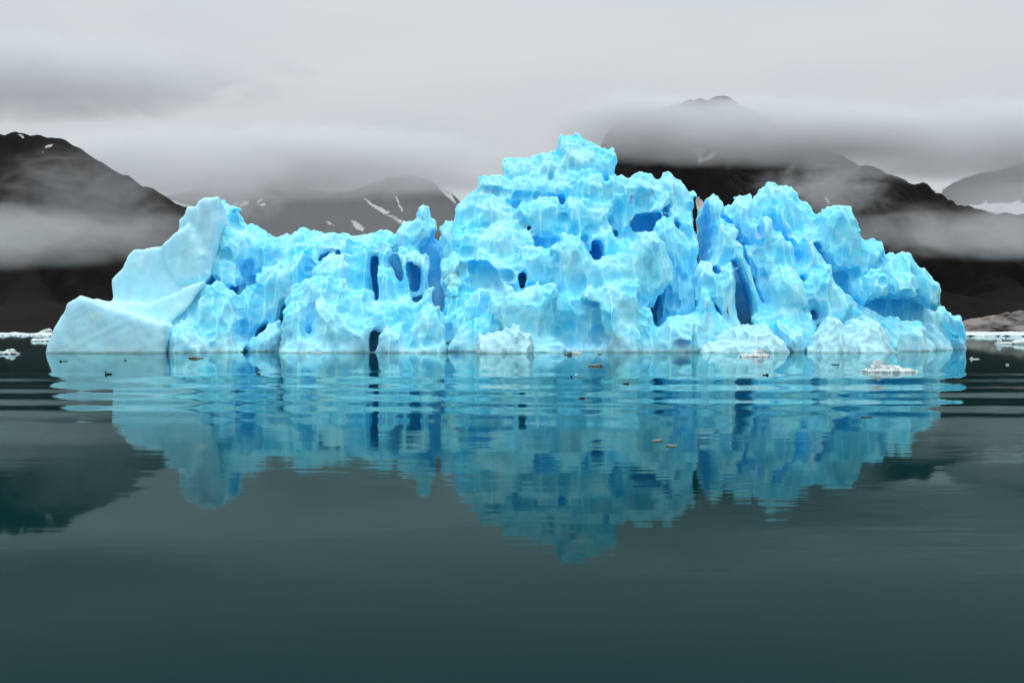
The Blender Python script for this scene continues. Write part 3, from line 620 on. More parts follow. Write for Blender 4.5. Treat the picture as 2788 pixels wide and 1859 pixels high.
    ('pinnacles',115.04,6.5,0.6,0.1,0.45,0.35,[(20.92,8.79),(21.02,9.9),(21.58,10.76),(22.01,10.15),(22.38,8.67),(23.0,6.81),(23.08,5.58),(23.49,4.47),(24.72,4.03),(24.97,2.0),(23.24,1.87),(22.87,3.72),(22.75,5.58),(22.01,7.18),(21.39,8.42)]),
    ('pinnacles',118.1,8,0.5,0.1,0.45,0.35,[(22.47,10.24),(23.35,10.49),(24.11,8.84),(24.24,8.08),(25.13,6.81),(25.13,4.28),(24.11,4.66),(23.67,5.8),(23.48,6.94),(22.91,8.84)]),
    ('pinnacles',114.08,6.5,1.0,0.1,0.1,0.35,[(24.21,6.65),(24.76,7.63),(25.25,8.0),(26.11,7.75),(27.21,7.14),(27.7,6.53),(27.76,5.18),(28.19,3.96),(26.48,4.2),(25.25,3.96),(24.52,3.83),(24.27,5.42)]),
    ('pinnacles',114.08,6.5,0.5,0.1,0.45,0.35,[(27.64,6.28),(28.44,7.75),(29.05,7.81),(29.54,8.24),(30.24,8.12),(30.15,7.02),(30.52,6.28),(31.01,5.79),(31.99,5.18),(32.17,4.57),(31.26,3.71),(30.77,2.73),(29.91,2.49),(28.81,2.73),(28.68,4.32),(27.83,4.93)]),
    ('pinnacles',112.8,6.5,0.5,0.25,0.45,0.35,[(24.18,3.87),(24.61,4.66),(25.33,5.08),(26.18,5.02),(26.91,4.54),(27.76,4.18),(28.3,2.48),(28.0,-1.2),(23.76,-1.2),(22.55,1.27),(22.67,3.57)]),
    ('pinnacles',110.88,5.5,0.5,0.1,0.45,0.35,[(24.19,2.83),(25.5,2.83),(26.45,2.59),(26.65,2.0),(26.77,-1.2),(25.26,-1.2),(24.55,1.52)]),
    ('pinnacles',115.04,7.5,0.5,0.3,0.45,0.35,[(27.69,-1.2),(27.94,2.49),(28.92,3.11),(32.38,4.84),(36.58,3.11),(39.05,2.74),(39.05,-1.2)]),
    ('pinnacles',115.59,6.5,1.0,0.2,0.45,0.35,[(36.01,-1.2),(36.01,1.25),(36.14,2.0),(37.26,2.0),(38.0,2.31),(38.87,2.31),(39.12,1.75),(39.99,1.13),(40.3,-1.2)]),
    ('pinnacles',120.48,7,1.0,0.3,0.45,0.35,[(39.99,-1.2),(40.25,2.64),(41.16,2.77),(42.19,2.51),(42.84,1.74),(43.36,0.83),(44.07,-1.2)]),
    ('pinnacles',112.51,3.5,0.5,0.1,0.45,0.35,[(34.93,-1.2),(35.05,1.03),(35.36,1.39),(35.66,0.91),(35.84,-1.2)]),
    ('pinnacles',116.51,6,0.7,0.1,0.45,0.35,[(38.3,-1.2),(38.68,1.24),(38.93,1.49),(39.43,1.12),(40.3,0.74),(40.62,-1.2)]),
    ('block',105.76,4.5,0.7,0.1,0.15,0.3,[(-3.17,-1.2),(-3.05,0.8),(-2.93,1.51),(-2.64,1.62),(-1.83,1.57),(-1.02,1.87),(-0.56,2.07),(-0.21,1.97),(-0.08,1.77),(0.05,2.23),(0.2,2.48),(0.55,2.33),(0.61,1.72),(1.42,1.36),(1.62,0.7),(1.79,-1.2)]),
    ('mound_one',108.16,7.5,0.9,0.45,0.6,0.35,[(16.51,-1.2),(17.09,0.49),(17.79,0.95),(18.72,1.47),(19.65,2.05),(20.69,2.6),(21.27,2.58),(21.74,2.4),(22.67,2.46),(22.8,2.72),(23.25,2.52),(23.59,1.76),(24.41,0.83),(24.87,-1.2)]),
    ('mound_one',107.2,5.5,1.2,0.4,0.45,0.35,[(16.82,-1.2),(17.86,0.73),(19.13,1.07),(19.82,1.42),(20.97,1.54),(21.66,0.96),(21.89,-1.2)]),
    ('mound_two',108.48,7.5,0.8,0.35,0.6,0.35,[(26.17,-1.2),(27.04,1.06),(27.74,1.76),(28.32,2.58),(28.56,3.16),(28.79,3.28),(29.37,3.04),(29.84,2.4),(30.42,2.4),(30.65,2.93),(31.12,3.16),(31.47,2.69),(31.68,2.87),(31.82,3.39),(32.4,3.16),(33.1,2.46),(33.56,1.41),(34.26,0.48),(34.85,-1.2)]),
    ('mound_two',107.52,5.5,1.2,0.4,0.45,0.35,[(27.03,-1.2),(27.96,0.96),(28.88,1.3),(29.92,0.96),(30.96,1.65),(32.34,1.3),(33.27,0.61),(33.96,-1.2)]),
]
HOLLOWS = [
    (-27.43,122.3,3.02,0.51,3.5,1.89), (-22.98,117.05,1.31,0.47,2.0,0.68), (-29.25,113.6,7.31,0.47,0.8,0.27), (-27.74,119.15,9.32,0.5,0.75,0.6),
    (-25.81,122.3,6.84,0.41,1.5,0.61), (-23.75,121.25,9.44,1.11,1.5,0.91), (-27.79,124.4,12.82,0.62,1.0,0.83), (-27.52,109.28,4.57,0.55,0.5,1.09),
    (-26.27,109.28,3.53,0.46,0.5,1.0), (-25.93,109.6,1.15,0.64,0.5,0.73), (-28.81,108.32,2.7,0.45,0.4,0.63), (-26.79,116.0,7.36,0.68,1.0,0.48),
    (-13.51,122.3,7.08,0.28,2.25,2.19), (-13.27,118.1,10.26,0.39,1.2,0.59), (-7.53,120.2,7.1,0.42,2.0,1.4), (-6.94,116.0,4.62,0.35,2.5,1.06),
    (-9.72,119.15,7.28,0.46,0.9,0.79), (-11.02,119.15,7.06,0.36,0.8,1.39), (-15.4,118.1,9.25,0.59,1.25,0.79), (-18.26,110.4,3.76,0.41,1.5,0.55),
    (-14.1,110.56,3.66,0.26,1.25,0.51), (-15.19,110.88,4.19,0.23,1.25,0.55), (-9.44,109.92,2.19,0.18,1.5,0.73), (-16.52,112.16,5.91,0.09,0.8,1.12),
    (-4.13,119.15,9.65,0.3,1.25,0.22), (-19.65,122.3,11.59,0.31,0.5,0.41), (-17.95,120.2,10.86,0.6,0.7,0.5), (-5.94,112.8,1.87,0.47,1.5,1.13),
    (-14.68,116.0,6.7,0.77,0.75,0.77), (-14.7,108.0,1.16,1.08,0.35,0.63), (-4.0,112.16,3.79,0.75,0.5,0.56), (-7.93,120.2,12.34,0.4,0.6,0.7),
    (-3.62,117.05,7.86,1.46,1.0,0.68), (18.93,122.3,11.44,0.48,20.0,3.51), (3.8,120.2,13.64,0.66,1.3,1.02), (4.9,120.2,13.41,0.22,0.9,0.81),
    (-0.0,123.35,14.89,0.63,1.5,0.52), (2.01,123.56,16.46,0.63,0.8,0.42), (4.5,123.56,16.22,0.63,0.75,0.37), (8.21,122.3,9.91,0.37,3.0,0.62),
    (-3.01,116.0,7.0,1.47,2.0,0.73), (-0.56,116.0,7.11,0.78,1.4,0.64), (0.96,118.1,6.46,0.24,1.5,0.4), (1.02,118.1,7.03,0.25,2.5,0.25),
    (13.0,123.14,14.75,0.83,1.3,1.14), (10.52,123.14,16.05,0.73,1.0,0.83), (6.38,114.72,6.28,0.58,0.9,0.78), (5.94,114.72,8.15,0.37,0.5,0.58),
    (7.51,115.04,7.84,0.39,0.5,0.49), (13.14,114.08,7.9,0.58,0.6,1.35), (13.47,114.08,6.59,0.48,0.6,0.48), (9.09,114.08,7.24,0.48,0.7,0.58),
    (3.93,113.76,7.88,0.12,0.75,1.15), (6.16,123.56,16.81,0.21,1.0,0.73), (13.48,125.45,12.94,2.01,1.75,0.64), (3.17,118.1,10.49,1.1,1.5,0.4),
    (-4.53,123.98,14.24,0.63,0.7,1.26), (1.13,118.1,11.4,0.5,0.7,0.9), (-0.46,118.52,10.97,0.6,0.6,0.7), (7.72,125.66,19.96,0.96,0.4,0.64),
    (8.95,122.72,16.0,0.73,0.5,0.52), (11.07,122.72,13.65,0.83,0.7,0.93), (16.9,122.3,15.49,0.72,0.5,0.72), (16.78,119.78,12.45,0.61,0.8,0.61),
    (2.88,115.36,8.08,0.58,0.5,0.78), (13.92,116.0,3.7,0.54,3.5,0.88), (15.14,116.0,4.92,0.93,3.0,0.83), (2.41,109.44,3.7,1.2,0.5,0.92),
    (10.55,109.92,4.13,0.84,0.7,1.02), (5.59,112.16,2.78,1.14,0.6,1.04), (4.37,111.2,2.24,0.28,1.25,1.41), (13.59,108.96,0.98,1.1,0.5,0.55),
    (-1.28,110.56,1.92,0.56,0.5,0.93), (-3.19,110.56,1.81,0.56,0.5,0.84), (7.01,112.48,3.43,0.57,0.6,0.86), (31.81,115.2,6.2,0.27,2.5,0.65),
    (22.35,120.2,11.55,0.34,1.2,0.79), (24.03,120.2,11.55,0.17,1.2,1.02), (24.7,117.26,10.37,0.33,1.0,0.55), (28.04,119.15,9.41,0.39,1.5,0.96),
    (21.88,113.76,3.46,0.59,1.3,0.86), (35.87,116.74,4.38,1.76,1.5,0.88), (36.88,116.76,6.63,0.31,0.8,0.72), (34.43,114.47,6.54,0.39,0.6,0.59),
    (25.89,113.12,6.49,1.07,0.5,0.64), (20.36,117.68,8.94,0.44,0.8,0.67), (32.02,111.2,3.07,0.21,2.0,0.63), (23.68,115.36,5.83,0.44,1.25,1.31),
    (23.24,121.46,12.95,0.46,0.8,1.03), (28.68,123.56,14.07,0.7,0.5,1.28), (32.19,119.36,10.71,0.79,0.5,1.24), (19.08,113.76,6.64,0.43,0.5,0.86),
    (29.74,113.44,4.8,0.86,0.5,0.75), (42.82,124.17,5.99,0.59,0.6,0.7), (45.97,127.36,2.13,0.48,0.4,0.84), (31.44,117.05,7.27,0.66,1.25,0.66),
    (40.07,123.5,3.59,1.4,0.6,0.82), (15.78,111.2,2.71,0.63,0.4,0.53), (32.38,109.18,2.7,0.41,0.4,0.62),
]


def ice_mesh(part, step=0.1, scallop=0.26, lumps=0.15, stripes=0.0):
    """solid of ice: ledges joined into one body, hollows melted out of it, scalloped skin"""
    L = [l for l in LEDGES if l[0] == part]
    xs = [p[0] for l in L for p in l[7]]
    zs = [p[1] for l in L for p in l[7]]
    x0, x1 = min(xs) - 1, max(xs) + 1
    z0, z1 = -1.35, max(zs) + 1
    y0 = min(l[1] for l in L) - 1.6
    y1 = max(l[1] + l[2] for l in L) + 1.0
    hx = hz = step
    hy = step * 1.5
    X = np.arange(x0, x1, hx, dtype=np.float32)
    Y = np.arange(y0, y1, hy, dtype=np.float32)
    Z = np.arange(z0, z1, hz, dtype=np.float32)
    F = np.full((len(X), len(Y), len(Z)), 3.0, np.float32)
    gx, gz = np.meshgrid(X, Z, indexing='ij')
    jag = 0.18 * fbm(gx * 0.9, gz * 0.5, 3.3, 3) + 0.36 * np.abs(perlin(gx * 1.4, gz * 0.5, 8.1)) + 0.17 * np.abs(perlin(gx * 3.4, gz * 2.2, 5.1)) - 0.58
    for n, (_, yf, th, dome, lean, fl, r, poly) in enumerate(L):
        px = [p[0] for p in poly]
        pz = [p[1] for p in poly]
        m = 1.0
        i0, i1 = np.searchsorted(X, (min(px) - m, max(px) + m))
        k0, k1 = np.searchsorted(Z, (min(pz) - m, max(pz) + m))
        j0, j1 = np.searchsorted(Y, (yf - 1.3, yf + th + 1.2 + lean * max(pz)))
        sx, sz = gx[i0:i1, k0:k1], gz[i0:i1, k0:k1]
        d2 = outline_distance(sx, sz, poly) + jag[i0:i1, k0:k1] * (0.35 if part == 'slab' else 1.0)
        zmid = max(min(pz), 0.0)
        front = yf + dome * np.clip(1 + d2 / 1.0, 0, 1.6) ** 2 + lean * np.maximum(sz - zmid, 0)
        if part != 'slab':
            over = outline_distance(sx, sz + 0.8, poly)
            front = front + 0.6 * np.clip(1 + over / 1.3, 0, 1.5) ** 2
        front = front + fl * (perlin(sx * 0.95, sz * 0.15, n * 3.7) + 0.5 * perlin(sx * 1.7, sz * 0.4, n * 5.1))
        yy = Y[j0:j1][None, :, None]
        f = smax(d2[:, None, :] + 0.10 * np.maximum(yy - yf, 0), front[:, None, :] - yy, r * 1.5)
        f = smax(f, yy - (yf + th + lean * np.maximum(sz - zmid, 0)[:, None, :]), 0.6)
        B = F[i0:i1, j0:j1, k0:k1]
        F[i0:i1, j0:j1, k0:k1] = smin(B, f.astype(np.float32), 0.75 if part == 'slab' else 0.25)
    if part not in ('block', 'mound_one', 'mound_two'):
        for (hx_, hy_, hz_, rx, ry, rz) in HOLLOWS:
            i0, i1 = np.searchsorted(X, (hx_ - rx - .5, hx_ + rx + .5))
            j0, j1 = np.searchsorted(Y, (hy_ - ry - .5, hy_ + ry + .5))
            k0, k1 = np.searchsorted(Z, (hz_ - rz - .5, hz_ + rz + .5))
            if i1 <= i0 or j1 <= j0 or k1 <= k0:
                continue
            ex = (X[i0:i1] - hx_)[:, None, None] / rx
            ey = (Y[j0:j1] - hy_)[None, :, None] / ry
            ez = (Z[k0:k1] - hz_)[None, None, :] / rz
            wob = 1.15 + 0.8 * perlin(X[i0:i1, None, None] * 0.7, hy_, Z[None, None, k0:k1] * 0.4) + 0.4 * perlin(X[i0:i1, None, None] * 1.9, hy_, Z[None, None, k0:k1] * 1.0)
            d = (((np.abs(ex) ** 3 + np.abs(ez) ** 3) * wob ** 3 + np.abs(ey) ** 3) ** (1 / 3) - 1) * min(rx, ry, rz)
            F[i0:i1, j0:j1, k0:k1] = smax(F[i0:i1, j0:j1, k0:k1], -d.astype(np.float32), 0.5)
    F[[0, -1]] = 3
    F[:, [0, -1]] = 3
    F[:, :, [0, -1]] = 3
    for ax in range(3):
        m = np.moveaxis(F, ax, 0)
        m[1:-1] = 0.25 * (m[:-2] + m[2:]) + 0.5 * m[1:-1]
    F[[0, -1]] = 3
    F[:, [0, -1]] = 3
    F[:, :, [0, -1]] = 3
    v, q = surface_nets(F, x0, y0, z0, hx, hy, hz)
    n = vertex_normals(v, q)
    x, y, z = v.T
    wx = x + 0.5 * perlin(x * 0.5, y * 0.5, z * 0.5 + 40)
    wz = z + 0.5 * perlin(x * 0.5 + 70, y * 0.5, z * 0.5)
    d = -0.75 * scallop * np.clip(1 - cells(wx / 1.1, y / 1.5, wz / 3.6) ** 2 * 1.3, 0, 1)
    d = d - 0.2 * scallop * np.clip(1 - cells(wx / 0.6, y / 0.7, wz / 0.8) ** 2 * 1.3, 0, 1)
    d = d + lumps * fbm(x * 0.8, y * 0.8, z * 0.6, 4, 0.46)
    d = d - 0.42 * (scallop > 0.1) * np.abs(perlin(x * 0.95, y * 0.95, z * 0.15)) - 0.06 * (scallop > 0.1) * np.abs(perlin(x * 2.6, y * 2.6, z * 0.8))
    if stripes:
        t = z * 0.9 - x * 0.45
        d = d + stripes * perlin(t * 2.2, (x + z) * 0.12, y * 0.2)
    v = v + n * d[:, None]
    # melt the sharpest teeth a little
    acc = np.zeros_like(v)
    cnt = np.bincount(q.ravel(), minlength=len(v)) * 2
    for a in range(4):
        for b in ((a + 1) % 4, (a + 3) % 4):
            for m in range(3):
                acc[:, m] += np.bincount(q[:, a], v[q[:, b], m], len(v))
    v = v + 0.55 * (acc / np.maximum(cnt, 1)[:, None] - v)
    return mesh_arrays(part, v, q)


def ice_material(name, pale, mid, deep_radius, scale=0.8):
    m = bpy.data.materials.new(name)
    m.use_nodes = True
    t = m.node_tree
    b = t.nodes['Principled BSDF']
    g = nd(t, 'ShaderNodeNewGeometry')
    n1 = nd(t, 'ShaderNodeTexNoise', in_Scale=0.35, in_Detail=4.0, in_Roughness=0.55)
    link(t, g.outputs['Position'], n1.inputs['Vector'])
    n2 = nd(t, 'ShaderNodeTexNoise', in_Scale=2.2, in_Detail=5.0, in_Roughness=0.6)
    link(t, g.outputs['Position'], n2.inputs['Vector'])
    f = mth(t, 'MULTIPLY_ADD', n2.outputs['Fac'], 0.2, mth(t, 'MULTIPLY', n1.outputs['Fac'], 0.8))
    col = ramp(t, f, [(0.34, mid), (0.68, pale)])
    # bright thin-rim highlights painted into the convex edges, along with white, bubbly frost
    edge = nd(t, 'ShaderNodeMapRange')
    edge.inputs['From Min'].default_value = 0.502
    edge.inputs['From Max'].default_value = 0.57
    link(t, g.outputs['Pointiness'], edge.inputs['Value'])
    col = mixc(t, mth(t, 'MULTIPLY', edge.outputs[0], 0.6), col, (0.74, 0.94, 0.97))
    # wave-washed, bubbly ice just above the water
    s = nd(t, 'ShaderNodeSeparateXYZ')
    link(t, g.outputs['Position'], s.inputs[0])
    hgt = mth(t, 'MULTIPLY_ADD', n1.outputs['Fac'], -2.5, s.outputs['Z'])
    wash = ramp(t, mth(t, 'MULTIPLY_ADD', hgt, 0.2, 0.35), [(0.1, (1, 1, 1)), (0.6, (0, 0, 0))])
    col = mixc(t, mth(t, 'MULTIPLY', wash, 0.55), col, (0.50, 0.79, 0.88))
    # algae-stained wet line
    wet = ramp(t, mth(t, 'MULTIPLY_ADD', n2.outputs['Fac'], 0.25, s.outputs['Z']), [(0.12, (1, 1, 1)), (0.36, (0, 0, 0))])
    col = mixc(t, mth(t, 'MULTIPLY', wet, 0.6), col, (0.16, 0.30, 0.30))
    link(t, col, b.inputs['Base Color'])
    b.inputs['Subsurface Weight'].default_value = 1.0
    b.inputs['Subsurface Radius'].default_value = deep_radius
    b.inputs['Subsurface Scale'].default_value = scale
    b.inputs['Roughness'].default_value = 0.42
    b.inputs['IOR'].default_value = 1.31
    b.inputs['Specular IOR Level'].default_value = 0.4
    bp = nd(t, 'ShaderNodeBump', in_Strength=0.2, in_Distance=0.1)
    n3 = nd(t, 'ShaderNodeTexNoise', in_Scale=5.0, in_Detail=5.0, in_Roughness=0.6)
    link(t, g.outputs['Position'], n3.inputs['Vector'])
    link(t, n3.outputs['Fac'], bp.inputs['Height'])
    link(t, bp.outputs[0], b.inputs['Normal'])
    return m


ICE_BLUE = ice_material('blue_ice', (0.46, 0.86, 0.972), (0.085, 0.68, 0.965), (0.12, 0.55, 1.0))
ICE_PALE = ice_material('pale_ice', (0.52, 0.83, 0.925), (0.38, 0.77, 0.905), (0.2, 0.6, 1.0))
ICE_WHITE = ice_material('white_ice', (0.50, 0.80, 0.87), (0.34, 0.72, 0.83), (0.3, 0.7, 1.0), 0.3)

iceberg = bpy.data.objects.new('iceberg', None)
iceberg.location = (0, 112, 0)
COL.objects.link(iceberg)
tag(iceberg, 'huge jagged turquoise iceberg floating on calm dark water', 'iceberg')


def berg_part(name, part, mat, **kw):
    o = put(name, ice_mesh(part, **kw), mat)
    o.parent = iceberg
    o.matrix_parent_inverse.identity()
    o.location = (0, -112, 0)
    return o


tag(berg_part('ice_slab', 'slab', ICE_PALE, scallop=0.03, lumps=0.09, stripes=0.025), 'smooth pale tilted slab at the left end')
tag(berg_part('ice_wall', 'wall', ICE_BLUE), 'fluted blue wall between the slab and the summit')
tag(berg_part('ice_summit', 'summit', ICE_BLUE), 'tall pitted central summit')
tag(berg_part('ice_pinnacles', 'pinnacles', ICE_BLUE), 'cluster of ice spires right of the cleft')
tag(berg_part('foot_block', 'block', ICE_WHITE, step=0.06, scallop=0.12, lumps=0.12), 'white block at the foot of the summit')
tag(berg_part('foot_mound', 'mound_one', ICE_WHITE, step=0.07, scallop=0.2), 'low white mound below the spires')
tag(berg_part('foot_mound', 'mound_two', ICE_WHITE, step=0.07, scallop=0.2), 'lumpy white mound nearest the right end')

# ------------------------------------------------------------------ low cloud and fog on the slopes
def fog_bank(label, loc, size, density, feature, cover=0.5, sharp=2.0, under=1.0, bright=0.96, stretch=(1, 1, 2.2), seed=0.0):
    bm = bmesh.new()
    bmesh.ops.create_icosphere(bm, subdivisions=3, radius=1.0)
    bmesh.ops.scale(bm, verts=bm.verts, vec=size)
    me = bpy.data.meshes.new('fog_bank')
    bm.to_mesh(me)
    bm.free()
    m = bpy.data.materials.new('fog')
    m.use_nodes = True
    t = m.node_tree
    t.nodes.remove(t.nodes['Principled BSDF'])
    out = t.nodes['Material Output']
    pv = nd(t, 'ShaderNodeVolumePrincipled')
    pv.inputs['Color'].default_value = (bright * 0.985, bright, bright * 1.015, 1)
    pv.inputs['Anisotropy'].default_value = 0.0
    tcx = nd(t, 'ShaderNodeTexCoord')
    # distance from the centre of the bank, 1 at its skin; flatter below
    mp = nd(t, 'ShaderNodeMapping')
    mp.inputs['Scale'].default_value = [1 / s for s in size]
    link(t, tcx.outputs['Object'], mp.inputs[0])
    s = nd(t, 'ShaderNodeSeparateXYZ')
    link(t, mp.outputs[0], s.inputs[0])
    zz = mth(t, 'MAXIMUM', s.outputs['Z'], mth(t, 'MULTIPLY', s.outputs['Z'], -under))
    r2 = mth(t, 'ADD', mth(t, 'MULTIPLY', s.outputs['X'], s.outputs['X']), mth(t, 'MULTIPLY', s.outputs['Y'], s.outputs['Y']))
    r = mth(t, 'SQRT', mth(t, 'MULTIPLY_ADD', zz, zz, r2))
    mp2 = nd(t, 'ShaderNodeMapping')
    mp2.inputs['Scale'].default_value = [k / feature for k in stretch]
    mp2.inputs['Location'].default_value = (seed, seed * 0.7, -seed)
    link(t, tcx.outputs['Object'], mp2.inputs[0])
    n = nd(t, 'ShaderNodeTexNoise', in_Scale=1.0, in_Detail=5.0, in_Roughness=0.58, in_Distortion=1.2)
    link(t, mp2.outputs[0], n.inputs['Vector'])
    # noise eats in from the skin
    f = mth(t, 'SUBTRACT', 1.0, r)
    f = mth(t, 'ADD', f, mth(t, 'MULTIPLY', mth(t, 'SUBTRACT', n.outputs['Fac'], 1.0 - cover), sharp * 0.5))
    d = nd(t, 'ShaderNodeMapRange', interpolation_type='SMOOTHSTEP')
    d.inputs['From Min'].default_value = 0.0
    d.inputs['From Max'].default_value = 0.75
    d.inputs['To Max'].default_value = density
    link(t, f, d.inputs['Value'])
    edge = nd(t, 'ShaderNodeMapRange', interpolation_type='SMOOTHSTEP')
    edge.inputs['From Min'].default_value = 1.0
    edge.inputs['From Max'].default_value = 0.75
    link(t, r, edge.inputs['Value'])
    link(t, mth(t, 'MULTIPLY', d.outputs[0], edge.outputs[0]), pv.inputs['Density'])
    link(t, pv.outputs[0], out.inputs['Volume'])
    o = put('fog_bank', me, m, loc=loc)
    return tag(o, label, kind='stuff')


FOGS = [
    # label, centre, half sizes, density, feature size, cover, sharp, under
    ('grey fog bank across the foot of the left mountain', (-325, 630, 48), (230, 45, 25), 0.018, 45, 0.50, 2.2, 1.3),
    ('thin wisps rising off the left mountain', (-235, 690, 80), (75, 40, 36), 0.007, 24, 0.44, 3.6, 1.0),
    ('dark cloud cap over the left mountain', (-400, 900, 184), (310, 90, 40), 0.026, 55, 0.52, 3.0, 1.2),
    ('broken cloud where the left mountain meets the far ridge', (-330, 1300, 165), (130, 80, 66), 0.016, 45, 0.46, 3.6, 1.0),
    ('cloud hiding the top of the far ridge', (-330, 1600, 214), (470, 120, 62), 0.024, 80, 0.56, 2.6, 1.2),
    ('thin mist in front of the far ridge', (-250, 1450, 120), (480, 120, 110), 0.0026, 160, 0.60, 0.8, 1.0),
    ('heavy cloud lying across the right mountain', (190, 1020, 163), (190, 80, 36), 0.034, 55, 0.58, 2.4, 1.2),
    ('heavy cloud running off to the right edge', (430, 1020, 156), (290, 80, 44), 0.030, 60, 0.57, 2.4, 1.2),
    ('cloud curling round the left shoulder of the right mountain', (100, 1030, 178), (75, 60, 28), 0.030, 36, 0.52, 3.0, 1.0),
    ('fog streak in front of the right mountain', (345, 800, 64), (200, 60, 26), 0.012, 45, 0.5, 2.6, 1.3),
    ('thin steam rising on the right mountain', (215, 850, 98), (60, 40, 30), 0.014, 22, 0.44, 3.6, 1.0),
    ('mist in front of the distant ridge', (900, 1900, 160), (460, 120, 150), 0.006, 200, 0.6, 0.8, 1.0),
]
for k, a in enumerate(FOGS):
    fog_bank(*a[:8], seed=3.1 * k)

